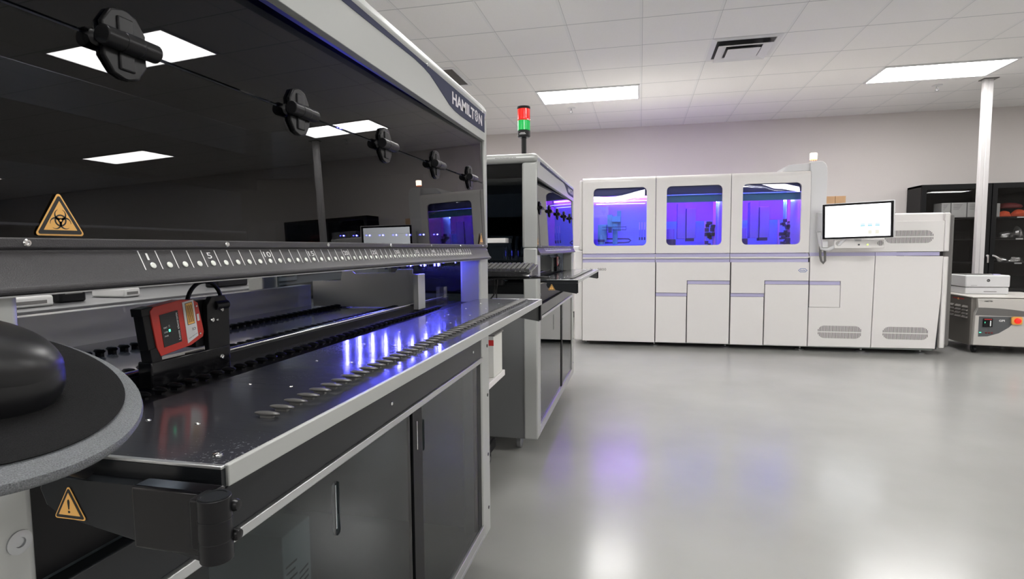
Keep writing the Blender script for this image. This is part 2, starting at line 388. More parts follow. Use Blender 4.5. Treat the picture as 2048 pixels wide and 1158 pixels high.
m = MB(); m.slab([(-2.58, 5.72), (-1.92, 5.72), (-1.92, 6.38), (-2.58, 6.38)], .008, (0, 0, ZC-.008), ZF, holes=[[(-2.55, 5.76), (-1.95, 5.76), (-1.95, 6.34), (-2.55, 6.34)]]); m.build('frame', 'white2', t, smooth=False)
B(-2.55, -1.95, 5.76, 6.34, ZC-.003, ZC-.001).build('duct_opening', 'slot', t)
m = MB()
for i in range(28): m.box(-2.55, -1.95, 5.765+i*.0205, 5.773+i*.0205, ZC-.008, ZC-.003)
m.build('grille_slats', 'darkgrey', t, smooth=False)
# sprinklers
def sprinkler(x, y, label):
    t = thing('fire_sprinkler', label, 'sprinkler', (x, y, ZC), 'ceiling sprinklers')
    MB().lathe((x, y, ZC-.008), [(.055, .008), (.055, .004), (.035, 0), (.0, 0)], n=24).build('escutcheon', 'white2', t)
    m = MB().cyl((x, y, ZC-.03), (x, y, ZC-.005), .009); m.tube([(x-.008, y, ZC-.028), (x-.016, y, ZC-.045), (x, y, ZC-.06)], .0035, 6); m.tube([(x+.008, y, ZC-.028), (x+.016, y, ZC-.045), (x, y, ZC-.06)], .0035, 6)
    m.cyl((x, y, ZC-.064), (x, y, ZC-.060), .022); m.build('sprinkler_head', 'steel', t)
sprinkler(-.93, 7.75, 'small pendent fire sprinkler under the ceiling near the red and green signal light')
sprinkler(3.42, 7.77, 'small pendent fire sprinkler left of the white pole top')

# white service pole floor to ceiling
t = thing('service_pole', 'white two channel service pole rising to the ceiling behind the printer', 'pole', (3.86, 7.62, 0))
m = MB(); m.slab([(-.045, -.03), (-.006, -.03), (-.006, -.026), (.000, -.026), (.000, -.03), (.045, -.03), (.045, .03), (-.045, .03)], ZC-.004, (3.86, 7.62, 0), ZF); m.build('pole_shaft', 'pole', t, bevel=.003)
B(3.795, 3.945, 7.56, 7.68, ZC-.008, ZC).build('ceiling_plate', 'darkgrey', t)

# ------------------------------------------------------------------ the liquid handling machines
def hinge_part(t, y, z, x, k):
    """double leaf black hinge with a barrel along Y"""
    m = MB()
    def leaf(sg):
        pts = [(-.026, .004*sg), (.026, .004*sg), (.027, .018*sg), (.016, .034*sg), (.006, .0375*sg), (-.006, .0375*sg), (-.016, .034*sg), (-.027, .018*sg)]
        if sg < 0: pts = pts[::-1]
        m.slab([(y+a, z+b) for a, b in pts], .007, (x, 0, 0), XF)
        q = [(-.010, .008*sg), (.010, .008*sg), (.010, .029*sg), (-.010, .029*sg)]
        if sg < 0: q = q[::-1]
        m.slab([(y+a, z+b) for a, b in q], .0095, (x, 0, 0), XF)
    leaf(1); leaf(-1)
    h = m.build('hinge', 'black', t, bevel=.0025, seg=3)
    b = MB(); b.cyl((x+.013, y-.034, z), (x+.013, y+.034, z), .0105, n=24); b.cyl((x+.013, y-.0115, z), (x+.013, y+.0115, z), .0110, n=24)
    b.build('hinge_barrel', 'black', h, bevel=.0012)
    b = MB(); b.ell((x-.006, y-.030, z-.002), .010, .012, .012); b.build('hinge_stop', 'black', h)

def screw(m, p, n, r=.004, h=.002):
    p = Vector(p); n = Vector(n)
    m.lathe(p, [(r, 0), (r, h*.5), (r*.75, h), (r*.45, h), (r*.4, h*.4), (0, h*.4)], axis=n, n=14)

def triangle_sign(name, parent, o, fr, w, kind, label=None):
    h = w*.87; m = MB()
    m.slab(rtri(0, 0, w, h, w*.05), .0004, o, fr, mat=0)
    m.slab(rtri(0, h*.035, w*.90, h*.895, w*.035), .0003, Vector(o)+fr[2]*.0004, fr, mat=1)
    m.slab(rtri(0, h*.125, w*.66, h*.66, w*.005), .0003, Vector(o)+fr[2]*.0007, fr, mat=0)
    o2 = Vector(o)+fr[2]*.0010
    if kind == 'bio':
        cx, cy, r0 = 0, h*.345, w*.115
        for a in (90, 210, 330):
            px, py = cx+r0*.92*math.cos(R(a)), cy+r0*.92*math.sin(R(a))
            outer = circ(px, py, r0*1.02, 26, a+28, a+332); inner = circ(px+.17*r0*math.cos(R(a)), py+.17*r0*math.sin(R(a)), r0*.82, 26, a+25, a+335)[::-1]
            m.slab(outer+inner, .0002, o2, fr, mat=1)
        m.slab(circ(cx, cy, r0*1.02, 30), .0002, o2, fr, holes=[circ(cx, cy, r0*.78, 30)[::-1]], mat=1)
        m.slab(circ(cx, cy, r0*.42, 20), .0002, o2, fr, mat=1)
        m.slab(circ(cx, cy, r0*.20, 12), .0004, o2, fr, mat=0)
    else:
        m.slab([(-w*.035, h*.50), (-w*.03, h*.56), (0, h*.60), (w*.03, h*.56), (w*.035, h*.50), (w*.014, h*.30), (-w*.014, h*.30)][::-1], .0002, o2, fr, mat=1)
        m.slab(circ(0, h*.225, w*.033, 16), .0002, o2, fr, mat=1)
    return m.build(name, ['yellow', 'ink'], parent, smooth=False, label=label)

def liquid_handler(D, label, detail):
    """D shifts the machine along the row"""
    y0, y1 = .28+D, 1.955+D; XB = -1.46; XFp = -.535; zt = 1.651; zb = .104
    t = thing('liquid_handler', label, 'lab machine', (-.98, (y0+y1)/2, 0), 'liquid handling machines')
    # posts
    for (a, b) in ((y0, y0+.105), (y1-.10, y1)):
        lf = a == y0; m = MB(); m.box(-.61, XFp, a, b, zb, 1.15); m.box(-.62, -.585 if lf else -.553, a+.018 if lf else a, b if lf else b-.030, 1.15, zt-.05); m.box(-.61, XFp, a if lf else b-.030, a+.018 if lf else b, 1.15, zt-.05); m.build('front_post', 'silver', t, bevel=.008, seg=3)
        m = MB(); m.box(XB, XB+.07, a, b, zb, zt-.05); m.build('rear_post', 'silver', t, bevel=.008, seg=3)
    m = MB()                       # groove strip on the inner flank of the right post and bolt heads
    for z in (.80, .62, .40, .20): m.cyl((XFp-.002, y1-.030, z), (XFp+.0015, y1-.030, z), .006, n=14)
    m.build('plug', 'black', t)
    # hood
    m = MB(); m.box(XB, XFp+.004, y0, y1, 1.600, zt); m.build('hood_top', 'silver', t, bevel=.026, seg=5)
    m = MB(); m.box(-.552, XFp+.001, y0+.02, y1-.032, 1.524, 1.634)
    m.build('hood_front', 'silver', t, bevel=.001)
    stripe = [(y0+.10, 1.601), (1.0+D, 1.602), (1.30+D, 1.606), (1.36+D, 1.603), (1.40+D, 1.598), (1.44+D, 1.588), (1.50+D, 1.572), (1.55+D, 1.558), (1.60+D, 1.552), (1.65+D, 1.550), (1.918+D, 1.552), (1.918+D, 1.628), (y0+.10, 1.628)]
    m = MB(); m.slab(stripe, .001, (XFp+.001, 0, 0), XF); st = m.build('hood_stripe', 'navy', t, smooth=False)
    m = MB(); m.text('HAMILT', (XFp+.002, 1.573+D, 1.569), XF, .034, .222, bold=.03)
    m.slab(circ(1.818+D, 1.587, .0185, 24), .0004, (XFp+.002, 0, 0), XF, holes=[circ(1.818+D, 1.587, .0135, 24)[::-1]])
    for a in range(0, 360, 60): m.slab([(1.818+D+.015*math.cos(R(a+d))*f, 1.587+.015*math.sin(R(a+d))*f) for d, f in ((-12, .2), (-8, 1), (8, 1), (12, .2))], .0004, (XFp+.002, 0, 0), XF)
    m.text('N', (XFp+.002, 1.845+D, 1.569), XF, .034, .040, bold=.03)
    m.build('lettering', 'lettering', st, smooth=False)
    m = MB()
    for y in (.62, 1.38, 1.885): screw(m, (XFp+.002, y+D, 1.618), (1, 0, 0), .005)
    m.build('screw', 'chrome', t)
    # front window: two smoked panes on five hinges
    tl = math.tan(R(1.6)); ty = math.tan(R(1.0))            # the window leans back a little and is not quite square to the frame
    def px_(y, z): return -.5345-(z-1.15)*tl-(y1-.034-y)*ty
    def pane(za, zb, name):
        ya, yb = y0+.020, y1-.034; q = []
        for z in (za, zb):
            q += [(px_(ya, z)-.005, ya, z), (px_(ya, z), ya, z), (px_(yb, z), yb, z), (px_(yb, z)-.005, yb, z)]
        m = MB(); m.add(q, [(0, 3, 2, 1), (4, 5, 6, 7), (0, 1, 5, 4), (1, 2, 6, 5), (2, 3, 7, 6), (3, 0, 4, 7)]); return m.build(name, 'tint', t, smooth=False)
    pane(1.380, 1.526, 'upper_window'); pane(1.155, 1.376, 'lower_window')
    for y in (.529, .849, 1.1625, 1.465, 1.761): hinge_part(t, y+D, 1.378, px_(y+D, 1.376)-.001, 1)
    triangle_sign('biohazard_sticker', t, (px_(.475+D, 1.16)+.0004, .4435+D, 1.1655), XF, .050, 'bio')
    if detail: triangle_sign('warning_sticker', t, (-.5335, 1.862+D, 1.165), XF, .046, 'warn')
    # handle bar with the track numbers
    prof = [(-.600, 1.1625), (-.5320, 1.1625), (-.5320, 1.1530), (-.5355, 1.1515), (-.5215, 1.1225), (-.5165, 1.1190), (-.5165, 1.1145), (-.520, 1.1125), (-.600, 1.1125)][::-1]
    m = MB(); m.slab([(x, z) for x, z in prof], y1-y0-.035, (0, y0+.01+(y1-y0-.035), 0), (Vector((1, 0, 0)), Vector((0, 0, 1)), Vector((0, -1, 0)))); bar = m.build('handle_bar', 'bar', t, bevel=.0015)
    B(-.560, -.5185, y0+.03, y1-.04, 1.1112, 1.1125).build('bar_lip', 'steel', bar)
    sl = Vector((-.5355+.5215, 0, 1.1515-1.1225)).normalized(); nn = Vector((sl.z, 0, -sl.x)).normalized()   # up-slope dir, normal
    fr = (Vector((0, 1, 0)), sl, nn); base = Vector((-.5215, 0, 1.1225))
    p0, pitch = .517+D, .0225
    m = MB()
    for k in range(55):
        y = p0-pitch/2+k*pitch; m.slab([(y-.0006, .0075), (y+.0006, .0075), (y+.0006, .0305), (y-.0006, .0305)], .0003, base, fr)
    for k in [1]+list(range(5, 51, 5)):
        m.text(str(k), base+Vector((0, p0+(k-1)*pitch-(.0035 if k == 1 else .0045 if k < 10 else .0075), 0))+sl*.0190, fr, .0088, .0027 if k == 1 else (.0075 if k < 10 else .0150), t=.0004)
    m.build('track_markings', 'printwhite', bar, smooth=False)
    if detail:
        for k in range(54):
            c = base+Vector((0, p0+k*pitch+.0006, 0))+sl*.0125
            m = MB(); m.lathe(c, [(.0037, 0), (.0037, .0006), (.0030, .0012), (.0010, .0016)], axis=nn, n=14); m.build('indicator_light', 'ledglass', bar)
    else:
        m = MB()
        for k in range(54): m.lathe(base+Vector((0, p0+k*pitch, 0))+sl*.0125, [(.0037, 0), (.0030, .0012)], axis=nn, n=8)
        m.build('indicator_lights', 'ledglass', bar, kind='stuff')
    for y in (.391, .639, .885, 1.137, 1.382, 1.626, 1.874):
        m = MB(); screw(m, (-.5320, y+D, 1.1578), (1, 0, 0), .0036); m.build('bar_screw', 'chrome', bar)
    # smoked side and rear panes
    for y in (y0+.02, y1-.026):
        B(XB+.075, -.615, y, y+.006, .90, 1.60).build('side_pane', 'tintside', t)
    B(XB+.01, XB+.016, y0+.1, y1-.1, 1.22, 1.60).build('rear_pane', 'tintside', t)
    # deck
    zd = .966
    B(XB+.03, -.545, y0+.09, y1-.09, zd-.02, zd).build('deck_plate', 'deck', t)
    B(-.600, -.556, .40+D, 1.80+D, zd, zd+.0035).build('pin_strip', 'rubber', t)
    B(-.675, -.655, .40+D, 1.86+D, zd, zd+.016).build('guide_rail', 'rubber', t)
    m = MB(); m.cyl((-.665, .40+D, zd+.0185), (-.665, 1.86+D, zd+.0185), .0045, n=12); m.build('guide_rod', 'chrome', t)
    def pins(x, yA, step, n, z, sx, sy, sz, mat, name='guide_pin'):
        if detail and name == 'guide_pin':
            pr = None
            for k in range(n):
                y = yA+D+k*step
                if pr is None:
                    m = MB(); m.ell((x, y, z+sz*1.7), sx, sy, sz, 14); m.box(x-sx*.45, x+sx*.45, y-sy*.6, y+sy*.6, z, z+sz*1.5)
                    pr = m.build('guide_pin', mat, t)
                else:
                    c = pr.copy(); C.objects.link(c); c.parent = t; c.location = (0, k*step, 0)
        else:
            m = MB()
            for k in range(n):
                y = yA+D+k*step; m.ell((x, y, z+sz*1.7), sx, sy, sz, 8); m.box(x-sx*.45, x+sx*.45, y-sy*.6, y+sy*.6, z, z+sz*1.5)
            m.build('inner_guide_pins', mat, t, kind='stuff')
    # loading tray in front
    zt_ = .975; xe = -.329
    B(-.552, xe, .381+D, 1.875+D, zt_-.008, zt_).build('loading_tray', 'deck', t, bevel=.0015)
    m = MB(); m.box(xe-.001, xe+.004, .381+D, 1.877+D, zt_-.0175, zt_+.0010); m.build('tray_skirt', 'silver', t, bevel=.0014, seg=3)
    for ye in (.376, 1.875): B(-.50, xe+.001, ye+D, ye+.005+D, zt_-.0175, zt_-.0022).build('tray_end_shade_panel', 'apron', t); B(-.50, xe+.001, ye+D, ye+.005+D, zt_-.0022, zt_+.0008).build('tray_end_edge', 'alu', t, bevel=.0008)  # dark panel colour carries the end skirt's shade; strip draws its bright bevel
    B(-.545, xe-.03, .40+D, 1.78+D, zt_-.017, zt_-.009).build('tray_underframe', 'rubber', t)
    pins(-.379, .503, .02495, 54, zt_, .0155, .0040, .0026, 'pin')
    pins(-.588, .480, .0243, 46, zd+.003, .0115, .0045, .0038, 'rubber')
    pins(-.735, .500, .0243, 52, zd, .014, .0055, .0042, 'rubber', 'r')
    pins(-.935, .480, .0243, 54, zd, .014, .0055, .0042, 'rubber', 'r')
    m = MB()
    for k in range(9):
        for x in (-.435, -.495): screw(m, (x, .47+k*.155+D, zt_), (0, 0, 1), .0026, .0009)
    screw(m, (-.352, .400+D, zt_), (0, 0, 1), .0042, .0014)
    m.build('tray_screws', 'chrome', t)
    # end plates under the tray
    for (ya, sgn) in ((.364+D, 0), (1.863+D, 1)):
        pl = [(-.495, .959), (-.332, .959), (-.332, .900), (-.44, .918), (-.480, .926), (-.494, .934), (-.500, .948)]
        m = MB(); m.slab(pl[::-1], .012, (0, ya+.012, 0), YF); ep = m.build('tray_end_plate', 'apron' if not sgn else 'greypanel', t, bevel=.002)
        B(-.334, -.326, ya-.004, ya+.016, .905, .957).build('end_bracket', 'black', ep)
    if detail:
        triangle_sign('caution_sticker', t, (-.468, .3635, .924), YF, .034, 'warn')
    else:
        triangle_sign('caution_sticker', t, (-.470, .3635+D, .919), YF, .040, 'warn')
    # steel back wall of the deck, partition, waste box, head
    m = MB(); m.box(-1.075, -1.066, .40+D, 1.66+D, zd, 1.030); m.box(-1.10, -1.066, .40+D, 1.66+D, 1.030, 1.034); m.build('deck_back_wall', 'deckwall', t)
    m = MB(); m.slab([(-1.02, .970), (-.655, .970), (-.655, 1.074), (-.678, 1.074), (-.678, 1.088), (-.728, 1.088), (-.735, 1.078), (-.87, 1.074), (-.88, 1.082), (-.915, 1.082), (-.92, 1.052), (-1.02, 1.050)], .004, (0, 1.604+D, 0), YF)
    m.box(-.655, -.640, 1.55+D, 1.604+D, .970, 1.074); m.build('deck_partition', 'deckwall', t)
    B(-.625, -.60, 1.66+D, 1.69+D, .970, 1.03).build('tip_bin', 'clear', t)
    m = MB(); m.box(-1.40, -.70, 1.76+D, 1.86+D, 1.25, 1.40); m.box(XB+.03, XB+.13, y0+.12, y1-.12, 1.36, 1.48); hd = m.build('pipetting_arm', 'black', t, bevel=.004)
    for k in range(8):
        x = -1.0+k*.049
        m = MB(); m.box(x-.008, x+.008, 1.77+D, 1.80+D, 1.13, 1.26); m.cyl((x, 1.785+D, 1.08), (x, 1.785+D, 1.14), .004, n=10); m.box(x-.0075, x-.0060, 1.735+D, 1.775+D, 1.085, 1.225); m.build('pipetting_channel', 'blackgloss', hd)  # thin side plate added to keep LED light off the deck wall
        if detail: m = MB(); m.ell((x, 1.766+D, 1.197), .0022, .0022, .0022, 8); m.build('status_led', 'blueled', hd); m = MB(); m.cyl((x, 1.768+D, 1.092), (x, 1.768+D, 1.152), .0014, n=8); m.build('streak_emitter', 'bluestreak', hd)  # hidden glowing rods added to lengthen the blue streaks on the tray
    # cabinet
    for ys in (y0+.01, y1-.016): B(XB, -.60, ys, ys+.006, zb, .90).build('cabinet_side', 'greypanel', t)
    B(XB, XB+.01, y0+.1, y1-.1, zb, .90).build('cabinet_back', 'greypanel', t)
    m = MB(); m.box(XB, -.545, y0+.05, y1-.05, zb, zb+.02); m.box(-.575, XFp+.002, y0+.08, y1-.09, .114, .128); m.box(-.545, XFp+.002, y0+.08, y1-.09, .128, .162)
    m.build('cabinet_base', 'alu', t, bevel=.002)
    B(-.560, XFp-.003, y0+.09, y1-.09, .770, .833).build('apron', 'apron', t, bevel=.002)
    for y in (.525, 1.137, 1.765):
        m = MB(); screw(m, (XFp-.003, y+D, .806), (1, 0, 0), .0045); m.build('apron_screw', 'chrome', t)
    for z in (.893, .60, .35):
        m = MB(); m.lathe((XFp, y0+.089, z), [(.0105, 0), (.0105, .0015), (.008, .0022), (.0045, .0022), (.004, .0006), (0, .0006)], axis=(1, 0, 0), n=24); m.build('post_bolt', 'steel', t)
    B(-.565, XFp+.003, y0+.09, y1-.09, .754, .770).build('door_rail', 'alu', t, bevel=.002)
    m = MB(); m.box(-.555, XFp-.004, 1.254+D, 1.312+D, .16, .755); m.box(-.555, XFp-.006, y1-.145, y1-.095, .16, .755); m.box(-.60, -.56, y0+.09, y1-.09, .835, .95); m.build('seal', 'rubber', t)
    hole = rrect(.908+D-.0085, .908+D+.0085, .620, .722, .008)
    m = MB(); m.slab([(y0+.09, .16), (1.256+D, .16), (1.256+D, .755), (y0+.09, .755)], .005, (-.548, 0, 0), XF, holes=[hole[::-1]]); d = m.build('sliding_door', 'tintdoor', t, smooth=False)
    m = MB(); m.slab(hole, .001, (-.5492, 0, 0), XF); m.slab(rrect(.908+D+.001, .908+D+.0045, .630, .714, .001), .002, (-.549, 0, 0), XF, mat=1); m.build('door_pull', ['blackgloss', 'chrome'], d, smooth=False)
    hole = rrect(1.326+D-.0075, 1.326+D+.0075, .630, .712, .007)
    m = MB(); m.slab([(1.310+D, .16), (y1-.14, .16), (y1-.14, .755), (1.310+D, .755)], .005, (-.546, 0, 0), XF, holes=[hole[::-1]]); d = m.build('sliding_door', 'tintdoor', t, smooth=False)
    m = MB(); m.slab(hole, .001, (-.5472, 0, 0), XF); m.slab(rrect(1.276+D, 1.280+D, .650, .722, .001), .002, (XFp-.0045, 0, 0), XF, mat=1); m.build('door_pull', ['blackgloss', 'chrome'], d, smooth=False)
    # casters
    for (x, y) in ((-.67, y0+.16), (-.67, y1-.16), (-1.35, y0+.16), (-1.35, y1-.16)):
        m = MB(); m.cyl((x-.012, y, .034), (x+.012, y, .034), .034, n=24); m.box(x-.018, x+.018, y-.012, y+.02, .05, .10); m.cyl((x, y, .085), (x, y, zb), .028, n=18, mat=1)
        m.build('caster', ['steel', 'alu'], t, bevel=.002)
    return t

m1 = liquid_handler(0, 'large black windowed liquid handling machine nearest the camera, filling the left', True)
m2 = liquid_handler(2.66, 'smaller looking black windowed machine further along the row, signal light on top', False)

# signal tower on the far machine
sx_, sy_ = -.640, 3.12
st = MB().cyl((sx_, sy_, 1.648), (sx_, sy_, 1.765), .014, n=20).build('signal_tower', 'black', m2)
def ribbed(z0, z1, r, name, mat, hi=None):
    m = MB(); n = 36
    prof = [(r*.55, z0), (r, z0+.002), (r, z1-.002), (r*.55, z1)]
    vs = []
    for rr, z in prof: vs += [(sx_+rr*(1+.035*math.cos(18*2*PI*i/n/1.0))*math.cos(2*PI*i/n), sy_+rr*(1+.035*(i % 2))*math.sin(2*PI*i/n), z) for i in range(n)]
    fs = [(k*n+i, k*n+(i+1) % n, (k+1)*n+(i+1) % n, (k+1)*n+i) for k in range(3) for i in range(n)]+[tuple(range(n-1, -1, -1)), tuple(3*n+i for i in range(n))]
    m.add(vs, fs).build(name, mat, st, ang=20)
m = MB(); m.lathe((sx_, sy_, 1.765), [(.030, 0), (.036, .006), (.036, .035), (.032, .037)]); m.box(sx_-.018, sx_+.018, sy_-.0372, sy_-.0362, 1.778, 1.781, 1); m.box(sx_-.012, sx_+.014, sy_-.0372, sy_-.0362, 1.785, 1.787, 1); m.build('lamp_base', ['black', 'printwhite'], st)
ribbed(1.802, 1.858, .034, 'green_lamp', 'greenlens')
ribbed(1.862, 1.922, .034, 'red_lamp', 'redlens')
MB().lathe((sx_, sy_, 1.856), [(.033, 0), (.0375, .003), (.033, .008)]).build('lamp_collar', 'redlens', st)
MB().lathe((sx_, sy_, 1.921), [(.035, 0), (.037, .004), (.036, .012), (.010, .015)]).build('lamp_cap', 'black', st)
m = MB()
for k, (x, y) in enumerate(((-.60, 3.62), (-.62, 3.80), (-.60, 3.86), (-.62, 4.10))): m.box(x-.012, x+.012, y-.02, y+.02, 1.650, 1.672+.01*(k % 2)); m.cyl((x, y, 1.66), (x, y, 1.690), .006, n=10)
m.build('roof_connector', 'black', m2)
m = MB(); m.text('MICROLAB STAR', (-.76, 2.9395, 1.625), YF, .007, .115); m.build('hood_print', 'darkgrey', m2, smooth=False)

# barcode readers on the decks
def scanner(D, label, detail=True):
    X0, Y0, Z0 = -.628, .60+D, .970
    t = thing('barcode_scanner', label, 'scanner', (X0, Y0+.07, Z0), 'red barcode scanners')
    m = MB(); m.box(X0-.008, X0+.014, Y0-.008, Y0+.135, Z0, Z0+.036); car = m.build('carriage', 'blackgloss', t, bevel=.002)
    up = [(Y0+.092, Z0+.034), (Y0+.135, Z0+.034), (Y0+.137, Z0+.10), (Y0+.128, Z0+.112), (Y0+.100, Z0+.112), (Y0+.092, Z0+.10)]
    m = MB(); m.slab(up, .008, (X0+.006, 0, 0), XF); m.box(X0-.016, X0+.004, Y0+.078, Y0+.118, Z0+.04, Z0+.108); m.cyl((X0+.012, Y0+.108, Z0+.098), (X0+.012, Y0+.134, Z0+.098), .007, n=14); m.build('bracket', 'black', t, bevel=.001)
    for (y, z, r) in ((.116, .020, .0042), (.100, .078, .0036), (.120, .091, .0030), (.109, .077, .0018)):
        m = MB(); screw(m, (X0+.0145, Y0+y, Z0+z), (1, 0, 0), r); m.build('bracket_screw', 'chrome', t)
    # red body, tilted
    T = Matrix.Translation((X0, Y0-.002, Z0+.040)) @ Matrix.Rotation(R(7), 4, 'X')
    m = MB(); m.T = T; L, H = .088, .067
    m.slab([(.010, 0), (.062, 0), (.085, .006), (.088, .013), (.084, .056), (.076, .062), (.0555, .0665), (.052, .0665), (.010, .0665), (.004, .062), (.006, .012)], .016, (-.002, 0, 0), XF); bd = m.build('scanner_body', 'red', t, bevel=.0012)
    m = MB(); m.T = T; m.box(-.003, .012, -.006, .0068, .012, .058); m.box(-.004, .013, -.008, .010, .0570, .0675); m.box(-.004, .013, -.004, .012, -.006, .013); m.build('scan_head', 'black', bd, bevel=.0008)
    m = MB(); m.T = T; m.slab([(.0165, .010), (.0465, .010), (.0465, .054), (.0165, .054)], .0004, (.0142, 0, 0), XF, mat=0)
    m.text('DEC', (.0147, .0195, .0345), XF, .0022, .006, mat=1); m.text('LNK', (.0147, .0195, .0285), XF, .0022, .006, mat=1); m.text('PWR', (.0147, .0195, .0230), XF, .0022, .006, mat=1)
    m.slab([(.0275, .0285), (.0300, .0285), (.0300, .0320), (.0275, .0320)], .0004, (.0146, 0, 0), XF, mat=2); m.slab([(.0275, .0345), (.0300, .0345), (.0300, .0378), (.0275, .0378)], .0004, (.0146, 0, 0), XF, mat=3)
    fv = (Vector((0, 0, 1)), Vector((0, -1, 0)), Vector((1, 0, 0)))
    m.text('Leuze electronic', (.0147, .0445, .0135), fv, .0034, .038, mat=1); m.build('front_label', ['ink', 'printwhite', 'greenled', 'darkgrey'], bd, smooth=False)
    m = MB(); m.T = T; m.slab([(.0560, .004), (.0760, .010), (.0760, .0625), (.0560, .0625)], .0004, (.0142, 0, 0), XF, mat=0)
    m.slab([(.0600, .029), (.0730, .029), (.0730, .060), (.0600, .060)], .0002, (.0147, 0, 0), XF, mat=2, side=2); m.slab([(.0607, .0297), (.0723, .0297), (.0723, .0593), (.0607, .0593)], .0002, (.0149, 0, 0), XF, mat=1)
    for k in range(6): m.slab([(.0620+k*.0017, .032), (.0627+k*.0017, .032), (.0627+k*.0017, .057-.002*(k % 2)), (.0620+k*.0017, .057)], .0001, (.0152, 0, 0), XF, mat=2)
    m.text('CE', (.0147, .0730, .0235), (Vector((0, -1, 0)), Vector((0, 0, -1)), Vector((1, 0, 0))), .0036, .007, mat=2)
    m.text('Leuze electronic', (.0147, .0585, .0095), (Vector((0, 1, .25)).normalized(), Vector((0, -.25, 1)).normalized(), Vector((1, 0, 0))), .0018, .0165, mat=2)
    m.slab([(.0782, .0305), (.0822, .0305), (.0822, .0405), (.0782, .0405)], .0004, (.0144, 0, 0), XF, mat=0)
    m.build('side_label', ['labelwhite', 'yellow', 'ink'], bd, smooth=False)
    m = MB(); m.T = T; m.lathe((.0144, .080, .012), [(.0016, 0), (.0012, .0008)], axis=(1, 0, 0), n=10); m.lathe((.0144, .080, .052), [(.0016, 0), (.0012, .0008)], axis=(1, 0, 0), n=10); m.build('body_screws', 'chrome', bd)
    m = MB(); m.tube([(X0-.004, Y0+.074+.068*(1-math.cos(PI*k/16))/2*1.0, Z0+.100+.034*math.sin(PI*k/16)) for k in range(17)]+[(X0+.002, Y0+.1425, Z0+.07), (X0+.004, Y0+.1425, Z0+.012)], .0030, 10); m.build('cable', 'rubber', t)
    return t
scanner(0, 'red barcode scanner on a black carriage on the nearer machine deck')
scanner(3.62, 'small looking red barcode scanner on the further machine deck')

# ------------------------------------------------------------------ mouse platform in the near left corner
def mouse_platform():
    c = Vector((-.399, .236, 1.069)); T = Matrix.Translation(c) @ Matrix.Rotation(R(20), 4, 'Y')
    t = thing('mouse_platform', 'round speckled grey mouse platform on a jointed black arm, near left corner', 'mouse platform', (-.40, .26, .96))
    m = MB(); m.T = T; m.lathe((0, 0, 0), [(.060, -.010), (.099, -.009), (.1035, -.0065), (.1048, -.003), (.1035, 0), (.0, 0)], n=96); m.build('platform_disc', pm('speckled_platform', (.17, .18, .19), .4, .3, noise=(1400, .98, .9)), t, ang=50)
    m = MB(); m.T = T; m.lathe((-.0065, .004, .0001), [(.0940, 0), (.0948, .0012), (.093, .0016), (0, .0016)], n=80); m.build('mouse_mat', 'pad', t)
    jx, jy = -.2945, .330
    m = MB(); m.cyl((jx, jy, .929), (jx, jy, .975), .0112, n=36); m.cyl((jx, jy, .9435), (jx, jy, .9443), .0115, n=36)
    m.cyl((jx, jy, .9590), (jx, jy, .9598), .0115, n=36); m.build('arm_joint', 'black', t, bevel=.0006)
    MB().lathe((jx, jy, .9752), [(.0102, 0), (.0102, .0008), (.0088, .0008), (.0086, -.0004), (0, -.0004)], n=28).build('joint_cap', 'apron', t)
    m = MB()
    for z in (.966, .944): m.lathe((jx+.0065, jy+.008, z), [(.0042, 0), (.0046, .004), (.0036, .0065), (0, .007)], axis=(1, .1, 0), n=18)
    m.build('joint_bolt', 'black', t)
    m = MB(); m.box(-.320, -.300, .333, .352, .930, .9690); m.build('mount_clamp', 'black', t, bevel=.002)
    m = MB(); m.box(-.384, -.312, .345, .3625, .918, .9685); m.build('arm_link', 'blackgloss', t, bevel=.0025, seg=3)
    m = MB(); m.tube([(-.410, .236, 1.052), (-.430, .262, 1.030), (-.446, .300, 1.008), (-.450, .335, .990), (-.452, .350, .978), (-.453, .368, .966)], .0075, 12); m.build('support_arm', 'black', t)
    return T
TP = mouse_platform()
# computer mouse (shell, buttons seam)
def mouse():
    t = thing('computer_mouse', 'rounded black computer mouse resting on the round platform', 'mouse', tuple(TP @ Vector((-.03, 0, 0))))
    T = TP @ Matrix.Translation((.004, -.006, .0017)) @ Matrix.Rotation(R(70), 4, 'Z') @ Matrix.Diagonal((1.1, 1.1, 1.22, 1))
    def shell(sc_, z0, z1, dome):
        m = MB(); m.T = T; N = 40; K = 12; vs = []
        for k in range(K+1):
            f = k/K; z = z0+(z1-z0)*math.sin(f*PI/2) if dome else z0+(z1-z0)*f
            r = math.cos(f*PI/2)**.62 if dome else 1-.02*f+.03*math.sin(PI*f)
            for i in range(N):
                a = 2*PI*i/N; cx, cy = math.cos(a), math.sin(a)
                ex = abs(cx)**.85*math.copysign(1, cx); ey = abs(cy)**.85*math.copysign(1, cy)
                vs.append((.056*ex*max(r, .001)*sc_, .034*ey*max(r, .001)*(1+.08*ex)*sc_, z*(1-.15*(cx*r)*(1 if dome else 0))))
        fs = [(k*N+i, k*N+(i+1) % N, (k+1)*N+(i+1) % N, (k+1)*N+i) for k in range(K) for i in range(N)]+[tuple(range(N-1, -1, -1)), tuple(K*N+i for i in range(N))]
        return m.add(vs, fs)
    shell(1.0, 0, .0165, False).build('mouse_base', 'mouse', t, ang=60)
    shell(.985, .0170, .037, True).build('mouse_shell', 'mouse', t, ang=80)
mouse()

